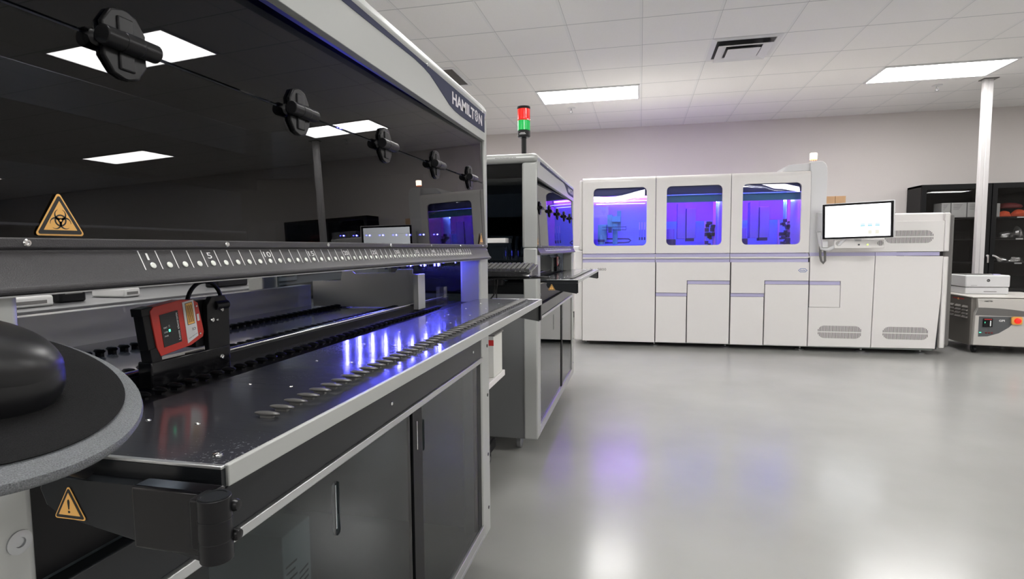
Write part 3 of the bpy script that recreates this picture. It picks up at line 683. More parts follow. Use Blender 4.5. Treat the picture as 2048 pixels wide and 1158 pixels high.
# ------------------------------------------------------------------ between the machines
t = thing('keyboard_tray', 'black keyboard tray with a pointed side wing between the two machines', 'keyboard tray', (-.8, 2.45, 1.0))
m = MB(); m.slab([(-1.02, 2.30), (-.55, 2.30), (-.47, 2.33), (-.385, 2.40), (-.38, 2.42), (-.40, 2.44), (-.52, 2.50), (-1.02, 2.52)], .009, (0, 0, 1.018), ZF); m.build('tray_plate', 'blackgloss', t, bevel=.003)
m = MB(); m.box(-.78, -.74, 2.48, 2.94, .985, 1.019); m.cyl((-.76, 2.46, .98), (-.76, 2.46, 1.02), .03, n=24); m.box(-.80, -.72, 2.915, 2.9605, .95, 1.03); m.build('support_arm', 'black', t, bevel=.003)
m = MB(); m.tube([(-.66, 2.50, 1.02), (-.655, 2.52, .97), (-.67, 2.54, .93), (-.70, 2.56, .90), (-.68, 2.58, .87), (-.66, 2.60, .86)], .004, 8); m.tube([(-.64, 2.50, 1.018), (-.655, 2.53, .95), (-.66, 2.56, .90), (-.69, 2.60, .87)], .003, 8); m.build('cable', 'black', t)
def keyboard():
    t = thing('computer_keyboard', 'black keyboard with a curved palm rest, shown between the two machines', 'keyboard', (-.75, 2.4, 1.027))
    m = MB(); N = 24; vs = []; xs = [(-1.0+.55*i/N) for i in range(N+1)]
    for x in xs:
        wv = .010*math.sin((x+.45)*13.0); 
        for (y, z) in ((2.295, 1.028), (2.285, 1.034), (2.300, 1.042+wv), (2.335, 1.050+wv*.6), (2.36, 1.050), (2.36, 1.030)): vs.append((x, y+.01*math.sin((x+.4)*9), max(z, 1.0285)))
    fs = [(i*6+k, (i+1)*6+k, (i+1)*6+(k+1) % 6, i*6+(k+1) % 6) for i in range(N) for k in range(6)]+[tuple(range(6)), tuple(N*6+k for k in range(5, -1, -1))]
    m.add(vs, fs).build('palm_rest', 'blackgloss', t, ang=60)
    m = MB(); m.slab([(2.355, 1.028), (2.50, 1.028), (2.50, 1.076), (2.355, 1.050)], .53, (-.98, 0, 0), XF); m.build('key_base', 'black', t, bevel=.003)
    sl = Vector((0, .145, .026)).normalized(); m = MB()
    for r in range(6):
        for k in range(24):
            if random.random() < .02: continue
            x = -.97+k*.0212; p = Vector((x, 2.365, 1.0525))+sl*(r*.0222); h = .009
            q = [p, p+Vector((.0185, 0, 0)), p+Vector((.0185, 0, 0))+sl*.0185, p+sl*.0185]
            mid = (q[0]+q[2])/2; up = Vector((0, -.17, .985))*h
            m.add([*q]+[mid+(v-mid)*.78+up for v in q], [(0, 3, 2, 1), (4, 5, 6, 7), (0, 1, 5, 4), (1, 2, 6, 5), (2, 3, 7, 6), (3, 0, 4, 7)])
    m.build('keys', 'pin', t, smooth=False)
keyboard()
t = thing('wall_bracket_shelf', 'small white plate shelf on the far machine flank above the keyboard', 'shelf', (-.9, 2.75, 1.17))
B(-1.25, -.695, 2.88, 2.9605, 1.178, 1.203).build('shelf_board', 'white', t, bevel=.002)
B(-1.1, -1.06, 2.89, 2.9605, 1.05, 1.178).build('shelf_bracket', 'alu', t)
t = thing('side_shelf', 'white side shelf low between the two machines', 'shelf', (-.8, 2.1, .6))
B(-1.2, -.560, 1.956, 2.30, .608, .632).build('shelf_board', 'white', t, bevel=.002)
m = MB(); m.box(-1.1, -1.06, 1.9445, 2.2, .50, .608); m.box(-.75, -.71, 1.9445, 2.12, .54, .608); m.build('shelf_bracket', 'alu', t)
t = thing('tip_carton', 'white carton with a red band standing on the low white side shelf', 'carton', (-.64, 2.22, .632))
m = MB(); m.box(-.74, -.566, 2.135, 2.275, .6325, .800); m.build('carton_body', 'carton', t, bevel=.0015)
m = MB(); m.box(-.741, -.5655, 2.134, 2.1345, .762, .785); m.box(-.69, -.615, 2.1335, 2.1345, .647, .653); m.build('red_print', 'redprint', t, smooth=False)
m = MB(); m.box(-.745, -.561, 2.130, 2.280, .8005, .806); m.build('carton_lid', 'darkgrey', t)
t = thing('paper_stack', 'loose white papers lying in front of the carton on the low shelf', 'papers', (-.6, 2.05, .632))
for k in range(5):
    m = MB(); m.T = Matrix.Translation((-.64, 2.04, .6325+k*.0016)) @ Matrix.Rotation(R(-12+k*9), 4, 'Z'); m.box(-.075, .06, -.05, .05, 0, .0010); m.build('sheet', 'paper', t, smooth=False)
t = thing('rolling_base', 'black wheeled equipment base on the floor between the two machines', 'wheeled base', (-.95, 2.62, 0))
m = MB(); m.box(-1.25, -.765, 2.44, 2.86, .085, .105); m.box(-.775, -.755, 2.42, 2.88, .075, .125); m.build('base_frame', 'black', t, bevel=.003)
for (x, y) in ((-.785, 2.50), (-.785, 2.80), (-1.2, 2.50), (-1.2, 2.80)):
    m = MB(); m.cyl((x-.014, y, .037), (x+.014, y, .037), .037, n=24); m.box(x-.018, x+.018, y-.01, y+.02, .04, .085); m.cyl((x+.014, y, .037), (x+.018, y, .037), .014, n=16, mat=1); m.build('caster', ['black', 'steel'], t, bevel=.002)

# white cartons inside the near cabinet, behind the smoked door
for k in range(2):
    t = thing('stored_carton', ('lower' if k == 0 else 'upper')+' of two white printed cartons stacked behind the near smoked door', 'carton', (-.70, .90, .125+k*.205), 'cartons inside the near cabinet')
    z = .125+k*.240
    MB().box(-.83, -.66, .905, .995, z, z+.238).build('carton_body', 'carton', t, bevel=.002)
    m = MB()
    for i in range(5): m.box(-.6600, -.6597, .912, .948-.006*(i % 2), z+.170-i*.014, z+.174-i*.014)
    for i in range(4): m.slab([(.955, z+.10+i*.012), (.985, z+.104+i*.012), (.985, z+.108+i*.012), (.955, z+.104+i*.012)], .0003, (-.6600, 0, 0), XF)
    m.build('printed_marks', 'ink', t, smooth=False)

# bench behind the machines, seen through the deck gap
t = thing('lab_bench', 'grey topped bench with dark legs behind the nearer machine', 'bench', (-2.9, 2.6, 0))
B(-3.4, -2.5, .9, 5.4, .86, .90).build('bench_top', 'bench', t, bevel=.003)
for y in (.95, 2.1, 3.3, 4.5, 5.3):
    for x in (-2.56, -3.36): B(x-.03, x+.03, y-.03, y+.03, 0, .86).build('leg', 'black', t)
for y in (1.4, 2.6, 3.8, 4.9): B(-3.3, -2.62, y-.5, y+.5, .05, .84).build('dark_filler', 'cabblack', t, bevel=.004)  # black blocks added to darken the space below the bench top
B(-3.42, -3.40, .9, 5.4, .90, 1.30).build('dark_backdrop', 'cabblack', t)  # black sheet added as a dark background for the deck gap
for i, (x, y, w_, d_, h_, mt, lb) in enumerate(((-2.75, 1.95, .20, .20, .05, 'paper', 'white boxy bench device at the near end of the bench'), (-2.75, 2.20, .06, .13, .14, 'black', 'slim black bench device beside the white one'),
                                            (-2.8, 2.50, .22, .10, .05, 'paper', 'flat white bench device in the middle of the bench'), (-2.8, 3.35, .10, .3, .16, 'black', 'wide black bench device'), (-2.8, 3.9, .2, .25, .12, 'white2', 'white bench device at the far end of the bench'))):
    B(x-w_/2, x+w_/2, y-d_/2, y+d_/2, .9005, .90+h_)
    t = thing('bench_device', lb, 'bench device', (x, y, .90)); B(x-w_/2, x+w_/2, y-d_/2, y+d_/2, .9005, .90+h_).build('device_body', mt, t, bevel=.01)
    B(x+w_/2, x+w_/2+.002, y-d_/3, y+d_/3, .90+h_*.3, .90+h_*.6).build('device_panel', 'darkgrey', t)

# ------------------------------------------------------------------ the white analyzer
def analyzer():
    YFp = 6.60; YBk = 7.75
    t = thing('analyzer', 'long white analyzer with three blue lit windows along the back of the room', 'lab analyzer', (1.2, 7.1, 0))
    doors = [(-.662, .167), (.167, .970), (.970, 1.772)]
    wins = [(-.533, .066), (.286, .879), (1.090, 1.680)]
    zU0, zU1 = 1.077, 1.953
    cr = .05
    # shell behind the doors
    m = MB(); m.box(-.655, 1.765, YFp+.03, YBk, 1.93, 1.945); m.box(-.655, -.640, YFp+.03, YBk, 1.0, 1.93); m.box(1.75, 1.765, YFp+.03, YBk, 1.0, 1.93); m.box(-.655, 1.765, YBk-.015, YBk, 1.0, 1.93)
    m.box(-.655, 1.765, YFp+.03, YBk, 1.0, 1.07); m.build('upper_shell', 'white', t)
    for xs in (.167, .970): B(xs-.012, xs+.012, YFp+.03, YBk-.02, 1.07, 1.93).build('bay_divider', 'navyin', t)
    # doors with rounded window openings, top edge rolled back
    def wave(i, fx, fz):
        # displacement = integral of the slope over the moulded upper part of the pane
        if i == 1: return 0
        def ip(tb):
            for (xa, ya), (xb, yb) in zip(tb, tb[1:]):
                if fx <= xb:
                    q_ = (fx-xa)/(xb-xa); q_ = q_*q_*(3-2*q_); return ya+(yb-ya)*q_
            return tb[-1][1]
        fc = ip([(-.1, .835), (.30, .82), (1.15, .94)]) if i == 0 else ip([(-.1, 1.10), (.30, 1.04), (.60, .965), (1.1, .89)])
        K = .085 if i == 0 else .105; s0 = fc-.11; w_ = .03; v = 0; n_ = 30
        if fz <= s0: return 0
        for k in range(n_):
            f = s0+(fz-s0)*(k+.5)/n_; T = .0735-.115*(f-.793)+K*(f-fc)
            v += T*min(1, (f-s0)/w_)
        return v/n_*(fz-s0)*.686
    for i, ((a, b), (p, q)) in enumerate(zip(doors, wins)):
        hole = rrect(p, q, 1.168, 1.830, cr, 8)
        m = MB(); m.slab([(a+.003, zU0), (b-.003, zU0), (b-.003, zU1-.05), (a+.003, zU1-.05)], .03, (0, YFp+.03, 0), YF, holes=[hole[::-1]])
        n = 8; pr = [(YFp+.05-.05*math.cos(PI/2*k/n), zU1-.05+.05*math.sin(PI/2*k/n)) for k in range(n+1)]+[(YFp+.14, zU1), (YFp+.14, zU1-.05)]
        vs = [(x, y, z) for x in (a+.003, b-.003) for (y, z) in pr]; K = len(pr)
        m.add(vs, [(k, (k+1) % K, K+(k+1) % K, K+k)[::-1] for k in range(K)]+[tuple(range(K)), tuple(2*K-1-k for k in range(K))])
        d = m.build('upper_door', 'white', t, ang=30)
        # window pane, gently wavy like moulded acrylic
        m = MB(); NX, NZ = 40, 80; vs = []
        for s_ in (0, 1):
            for iz in range(NZ+1):
                for ix in range(NX+1):
                    x = p-.012+(q-p+.024)*ix/NX; z = 1.156+.686*iz/NZ; fz = iz/NZ; fx = ix/NX
                    wv = wave(i, fx, fz)
                    vs.append((x, YFp+.034+wv+s_*.004, z))
        W = NX+1; L = (NZ+1)*W; fs = []
        for iz in range(NZ):
            for ix in range(NX):
                a_ = iz*W+ix; fs += [(a_, a_+1, a_+1+W, a_+W), (L+a_, L+a_+W, L+a_+1+W, L+a_+1)]
        m.add(vs, fs); m.build('window_pane', 'bluewin', d, ang=80)
    # interiors
    for i, (a, b) in enumerate(doors):
        a += .015; b -= .015
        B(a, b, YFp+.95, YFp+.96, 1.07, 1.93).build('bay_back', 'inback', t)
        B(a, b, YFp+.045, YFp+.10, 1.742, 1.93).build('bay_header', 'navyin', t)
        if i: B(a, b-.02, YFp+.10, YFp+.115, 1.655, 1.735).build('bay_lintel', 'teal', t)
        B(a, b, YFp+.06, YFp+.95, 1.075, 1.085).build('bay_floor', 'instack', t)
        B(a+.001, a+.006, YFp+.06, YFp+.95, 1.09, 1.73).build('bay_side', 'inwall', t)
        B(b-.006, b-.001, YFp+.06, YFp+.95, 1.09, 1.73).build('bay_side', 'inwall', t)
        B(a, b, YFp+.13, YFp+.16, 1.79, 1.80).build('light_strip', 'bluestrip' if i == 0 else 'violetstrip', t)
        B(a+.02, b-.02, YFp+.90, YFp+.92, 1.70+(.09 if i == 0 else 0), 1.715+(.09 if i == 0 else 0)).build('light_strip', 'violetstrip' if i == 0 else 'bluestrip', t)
        if i == 0: B(a+.02, b-.02, YFp+.30, YFp+.305, 1.700, 1.704).build('light_strip', em('pale_blue_strip', (.5, .65, 1), 5), t); B(a+.10, b-.10, YFp+.60, YFp+.605, 1.69, 1.694).build('light_strip', bpy.data.materials['pale_blue_strip'], t)
    def P(name, mat, *boxes, bevel=.003):
        m = MB()
        for b in boxes: m.box(*b)
        return m.build(name, mat, t, bevel=bevel)
    # bay 1: gantry robot
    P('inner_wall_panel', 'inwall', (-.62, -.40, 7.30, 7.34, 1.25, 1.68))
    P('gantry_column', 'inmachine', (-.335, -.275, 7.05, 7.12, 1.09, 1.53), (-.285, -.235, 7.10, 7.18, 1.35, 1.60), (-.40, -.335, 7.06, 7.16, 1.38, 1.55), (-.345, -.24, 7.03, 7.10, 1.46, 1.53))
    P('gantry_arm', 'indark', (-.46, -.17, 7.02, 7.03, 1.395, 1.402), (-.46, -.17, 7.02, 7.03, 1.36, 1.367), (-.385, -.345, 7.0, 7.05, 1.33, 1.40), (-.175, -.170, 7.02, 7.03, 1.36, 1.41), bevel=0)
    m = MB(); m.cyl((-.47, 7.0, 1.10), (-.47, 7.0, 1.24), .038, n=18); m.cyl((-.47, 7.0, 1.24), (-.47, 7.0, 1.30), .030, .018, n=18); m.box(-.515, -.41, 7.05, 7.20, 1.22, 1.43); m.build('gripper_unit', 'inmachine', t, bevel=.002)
    MB().cyl((-.47, 7.0, 1.215), (-.47, 7.0, 1.245), .043, n=18).build('gripper_ring', 'indark', t)
    m = MB(); m.tube([(-.43, 7.1, 1.255), (-.20, 7.1, 1.255), (-.14, 7.1, 1.252), (-.115, 7.1, 1.232), (-.14, 7.1, 1.212), (-.20, 7.1, 1.207), (-.43, 7.1, 1.207)], .008, 8); m.build('cable_chain', 'indark', t)
    for k in range(3):
        x = -.005+k*.030-.005; m = MB(); m.cyl((x, 7.0, 1.25), (x, 7.0, 1.36), .0085, n=12, mat=0); m.cyl((x, 7.0, 1.36), (x, 7.0, 1.45), .0075, n=12, mat=1); m.cyl((x, 7.0, 1.235), (x, 7.0, 1.27), .0095, n=12, mat=2); m.build('reagent_tube', ['instack', 'inwall', 'indark'], t)
    P('inner_deck', 'instack', (-.62, .15, 6.9, 7.5, 1.10, 1.185))
    # bays 2 and 3: paired tall housings, carousel, tubing rack
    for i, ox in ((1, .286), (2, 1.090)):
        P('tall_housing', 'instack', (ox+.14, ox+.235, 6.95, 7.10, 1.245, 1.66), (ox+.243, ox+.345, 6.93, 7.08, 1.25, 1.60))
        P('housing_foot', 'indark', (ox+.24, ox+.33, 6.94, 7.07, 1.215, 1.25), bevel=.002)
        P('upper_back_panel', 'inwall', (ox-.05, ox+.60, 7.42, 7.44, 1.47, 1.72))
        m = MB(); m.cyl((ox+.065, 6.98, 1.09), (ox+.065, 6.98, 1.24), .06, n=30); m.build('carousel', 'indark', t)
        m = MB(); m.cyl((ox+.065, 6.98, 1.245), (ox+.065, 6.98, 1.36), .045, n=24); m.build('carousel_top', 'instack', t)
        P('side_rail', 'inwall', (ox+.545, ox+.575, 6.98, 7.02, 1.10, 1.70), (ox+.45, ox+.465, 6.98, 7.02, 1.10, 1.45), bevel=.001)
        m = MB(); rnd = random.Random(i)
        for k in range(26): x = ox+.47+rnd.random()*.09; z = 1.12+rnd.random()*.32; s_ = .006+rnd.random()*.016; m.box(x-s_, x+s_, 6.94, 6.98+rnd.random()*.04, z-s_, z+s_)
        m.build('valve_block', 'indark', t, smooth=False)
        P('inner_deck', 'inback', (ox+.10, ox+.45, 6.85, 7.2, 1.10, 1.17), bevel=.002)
    # lavender bands and belt
    for k, (a, b) in enumerate(doors):
        B(a+.003, b-.003, YFp+.012, YFp+.04, 1.035, 1.072).build('lavender_band', 'lav', t)
        B(a+.003, b-.003, YFp-.002, YFp+.04, 1.016, 1.034).build('belt', 'white', t, bevel=.003)
        B(a+.003, b-.003, YFp+.012, YFp+.04, .975, 1.013).build('lavender_band', 'lav', t)
    B(1.780, 2.410, YFp+.012, YFp+.04, 1.040, 1.077).build('lavender_band', 'lav', t)
    B(2.414, 3.005, YFp+.012, YFp+.04, 1.040, 1.077).build('lavender_band', 'lav', t)
    # inner carcass and lower panels
    B(-.655, 3.03, YFp+.04, YBk, .06, 1.0).build('lower_carcass', 'seam', t)
    def panel(pts, name='lower_panel'):
        m = MB(); m.slab(pts, .030, (0, YFp+.034, 0), YF); return m.build(name, 'white', t, bevel=.004, seg=3)
    g = .0035
    panel([(-.660, .050), (.172-g, .052), (.172-g, .975), (-.660, .975)])
    for (a, mx_, b, zl, zr) in ((.175, .521, .978, .607, .748), (.984, 1.337, 1.782, .611, .752)):
        panel([(a+g, zl+.021), (mx_-g, zl+.021), (mx_-g, zr+.022), (b-g, zr+.022), (b-g, .975), (a+g, .975)])
        panel([(a+g, .055), (mx_-g*2, .055), (mx_-g*2, zl-.021), (a+g, zl-.021)]); panel([(mx_+g, .058), (b-g, .058), (b-g, zr-.021), (mx_+g, zr-.021)])
        B(a+g, mx_-g, YFp+.014, YFp+.04, zl-.018, zl+.018).build('lavender_band', 'lav', t); B(mx_+g, b-g, YFp+.014, YFp+.04, zr-.018, zr+.018).build('lavender_band', 'lav', t)
    def vent_loops(cx, cz, hw, hh):
        rows = []; pit = .0125; n = int(hw*2/pit)
        for k in range(n):
            x = cx-hw+pit*(k+.5); dx = abs(x-cx)-(hw-hh)
            e = hh if dx <= 0 else math.sqrt(max(0, hh*hh-dx*dx))
            if e > .014:
                rows.append([(x-.0028, cz+.005), (x+.0028, cz+.005), (x+.0028, cz+e), (x-.0028, cz+e)]); rows.append([(x-.0028, cz-e), (x+.0028, cz-e), (x+.0028, cz-.005), (x-.0028, cz-.005)])
        return rows
    def vent(cx, cz, hw, hh):
        m = MB()
        for l in vent_loops(cx, cz, hw, hh): m.slab(l, .0008, (0, YFp+.0042, 0), YF)
        m.build('air_vent', 'slot', t, smooth=False)
    panel([(1.787, .060), (2.398, .064), (2.410, 1.038), (1.787, 1.038), (1.787, .770), (2.092, .770), (2.092, .486), (1.787, .486)])
    panel([(1.790, .489), (2.088, .489), (2.088, .728), (1.790, .728)]); B(1.790, 2.088, YFp+.014, YFp+.04, .731, .768).build('lavender_band', 'lav', t)
    panel([(2.404, .064), (3.000, .070), (3.030, .60), (3.036, 1.034), (2.416, 1.038)])
    vent(2.096, .222, .215, .068); vent(2.722, .226, .215, .066)
    # rounded right end
    def end_trim(z0, z1, name, top=0):
        m = MB(); pr = [(3.038, 0), (3.075, .008), (3.095, .03), (3.100, .06), (3.100, .9), (3.038, .9)]
        m.slab(pr[::1], z1-z0, (0, YFp, z0), ZF); m.build(name, 'white', t, bevel=.012, seg=3)
    end_trim(.078, 1.030, 'end_trim'); end_trim(1.083, 1.478, 'end_trim')
    B(3.05, 3.155, YFp+.06, YBk, .085, 1.470).build('end_panel', 'darkgrey', t, bevel=.03, seg=4)
    # right upper module
    B(1.80, 3.045, YFp+.03, YBk, 1.08, 1.482).build('upper_module', 'white', t, bevel=.02, seg=4)
    panel([(1.860, 1.083), (3.036, 1.083), (3.036, 1.398), (1.860, 1.398)], 'module_panel'); vent(2.715, 1.236, .225, .066)
    m = MB(); m.slab([(2.30, 0), (2.72, 0), (2.60, .16), (2.30, .16)], .012, (0, YFp+.35, 1.497), ZF); m.build('paper_tray', 'darkgrey', t, bevel=.002)
    # tower with beacon
    m = MB(); m.slab([(1.775, 1.06), (1.900, 1.06), (1.932, 1.20), (1.932, 1.93), (1.928, 1.985), (1.915, 2.02), (1.890, 2.042), (1.86, 2.048), (1.775, 2.048)], .22, (0, YFp+.24, 0), YF); m.build('tower', 'white2', t, bevel=.02, seg=4)
    m = MB(); m.slab([(1.500, 1.955), (1.555, 2.025), (1.730, 2.035), (1.80, 2.046), (1.80, 1.955)][::-1], .5, (0, YFp+.56, 0), YF); m.build('tower_shoulder', 'white2', t, bevel=.006)
    m = MB()
    for k in range(3): m.cyl((1.790+k*.022, YFp+.10, 2.045), (1.790+k*.022, YFp+.10, 2.075), .006, n=10)
    m.cyl((1.812, YFp+.10, 2.040), (1.812, YFp+.10, 2.056), .036, n=24); m.build('beacon_stem', 'steel', t)
    MB().lathe((1.812, YFp+.10, 2.072), [(.034, 0), (.036, .003), (.036, .008)]).build('beacon_rim', 'beaconrim', t); MB().lathe((1.812, YFp+.10, 2.080), [(.035, 0), (.036, .060), (.030, .066)]).build('beacon', 'beacon', t)
    # monitor on an arm
    m = MB(); m.tube([(1.86, YFp+.02, 1.34), (1.86, YFp-.03, 1.22), (1.88, YFp-.06, 1.12), (1.93, YFp-.09, 1.105), (2.02, YFp-.13, 1.16), (2.08, YFp-.15, 1.24)], .020, 12); m.box(1.872, 1.925, YFp-.10, YFp-.02, 1.13, 1.26); m.box(1.84, 1.88, YFp-.03, YFp+.04, 1.30, 1.50); m.build('monitor_arm', 'white2', t, bevel=.003)
    T = Matrix.Translation((2.150, YFp-.22, 1.403)) @ Matrix.Rotation(R(-20), 4, 'Z') @ Matrix.Rotation(R(-1.2), 4, 'Y')
    hw, hh = .308, .180
    m = MB(); m.T = T; m.box(-hw-.006, hw+.012, .004, .045, -hh-.004, hh+.008); mon = m.build('monitor', 'white2', t, bevel=.006)
    m = MB(); m.T = T; m.box(-hw, hw, -.002, .006, -hh, hh); m.build('bezel', 'blackgloss', mon, bevel=.002)
    m = MB(); m.T = T; f = (Vector((1, 0, 0)), Vector((0, 0, 1)), Vector((0, -1, 0)))
    def q(x0, x1, z0, z1, mat, d): m.slab([(x0, z0), (x1, z0), (x1, z1), (x0, z1)], .0006, (0, -.0025-d, 0), f, mat=mat)
    q(-hw+.024, hw-.024, -hh+.018, hh-.020, 0, 0)
    for k in range(3): q(.03+k*.062, .07+k*.062, -.062, -.052, 1, .0008)
    for k in range(3): q(.03+k*.062, .07+k*.062, -.052, -.030, 4, .0008)
    for k in range(2): q(.095+k*.060, .13+k*.060, -.14, -.10, 2, .0008)
    q(hw-.040, hw-.036, -.12, -.03, 3, .0008); q(-hw+.040, -hw+.047, .075, .086, 3, .0008); q(.012, .014, -.15, -.02, 4, .0008); q(-.27, -.05, .078, .0800, 4, .0008)
    m.build('screen', ['screen', 'screencyan', 'screenbeige', 'screenblue', em('screen_pale', (.75, .88, .95), .45)], mon, smooth=False)
    T2 = Matrix.Translation((2.195, YFp-.17, 1.168)) @ Matrix.Rotation(R(-8), 4, 'Z')
    m = MB(); m.T = T2; m.box(-.225, .225, 0, .06, -.047, .048); sb = m.build('speaker_bar', 'white', t, bevel=.006)
    m = MB(); m.T = T2
    for cx in (-.185, .185):
        for k in range(7):
            x = cx-.024+k*.008; e = math.sqrt(max(0, .027**2-(x-cx)**2)); m.slab([(x-.0018, -e+.004), (x+.0018, -e+.004), (x+.0018, e+.004), (x-.0018, e+.004)], .0006, (0, -.0002, 0), f)
    m.slab([(-.012, -.018), (.006, -.018), (.006, -.002), (-.012, -.002)], .0006, (0, -.0002, 0), f, mat=1); m.slab(circ(.075, -.010, .009, 16), .0006, (0, -.0002, 0), f, mat=2)
    m.slab([(-.045, .024), (.02, .024), (.02, .050), (-.045, .050)], .0006, (0, -.0002, 0), f, mat=3); m.slab([(-.038, .030), (.014, .030), (.014, .034), (-.038, .034)], .0004, (0, -.0010, 0), f, mat=1)
    m.build('speaker_grilles', ['slot', 'greyplate', em('green_button', (.55, .85, .2), .8), 'labelwhite'], sb, smooth=False)
    m = MB(); m.tube([(1.87, YFp-.03, 1.22), (1.865, YFp-.05, 1.12), (1.868, YFp-.05, 1.04), (1.88, YFp-.05, .99), (1.90, YFp-.05, .965), (1.915, YFp-.05, .99), (1.913, YFp-.05, 1.06), (1.905, YFp-.05, 1.12)], .012, 8); m.build('coiled_cable', 'darkgrey', t)
    # writing
    m = MB(); m.text('cobas 8800', (-.620, YFp+.0036, .880), YF, .030, .235); m.build('model_lettering', 'darkgrey', t, smooth=False)
    m = MB(); hx = [(1.670, .886), (1.690, .906), (1.742, .906), (1.762, .886), (1.742, .866), (1.690, .866)][::-1]; hi = [(1.677, .886), (1.692, .901), (1.740, .901), (1.755, .886), (1.740, .871), (1.692, .871)][::-1]
    m.slab(hx, .0006, (0, YFp+.0038, 0), YF, holes=[hi[::-1]]); m.text('Roche', (1.690, YFp+.0036, .878), YF, .017, .052, bold=.02); m.build('maker_emblem', pm('emblem_blue', (.04, .12, .38), .5), t, smooth=False)
    # left service strip and feet
    B(-.700, -.664, YFp+.03, YBk, 1.12, 1.93).build('end_cover', 'white', t, bevel=.015, seg=3); B(-.760, -.664, YFp+.04, YBk, .05, 1.115).build('end_cover', 'white', t, bevel=.012, seg=3)
    B(-.80, -.70, YFp+.10, YFp+.6, 1.06, 1.17).build('end_handle', 'white2', t, bevel=.02, seg=3)
    B(-.68, 3.00, YFp+.05, YBk-.1, .045, .062).build('base_frame', pm('pale_green_frame', (.35, .40, .37), .5), t)
    for x in (-.63, .17, .957, 1.742, 2.353, 2.921):
        m = MB(); m.lathe((x, YFp+.14, 0), [(.045, 0), (.045, .006), (.02, .012), (.011, .014), (.011, .046)], n=20); m.build('levelling_foot', 'steel', t)
    # added emitter standing in for violet light that leaks from the housing top
    B(-.5, 1.6, YBk, YBk+.012, 1.86, 1.90).build('violet_leak_emitter', em('violet_leak', (.38, .16, 1), 6), t)
analyzer()
for k, x in enumerate((2.19, 2.305)):
    t = thing('cardboard_box', ('left' if k == 0 else 'right')+' of two brown cardboard boxes standing on the analyzer behind the monitor', 'box', (x, 7.43, 1.482), 'brown boxes on the analyzer')
    B(x-(.052 if k == 0 else .056), x+.054, 7.38, 7.50, 1.4825, 1.735).build('box_body', 'card', t, bevel=.002)
    B(x-.012, x+.012, 7.379, 7.501, 1.735, 1.7355).build('tape', 'labelwhite', t)

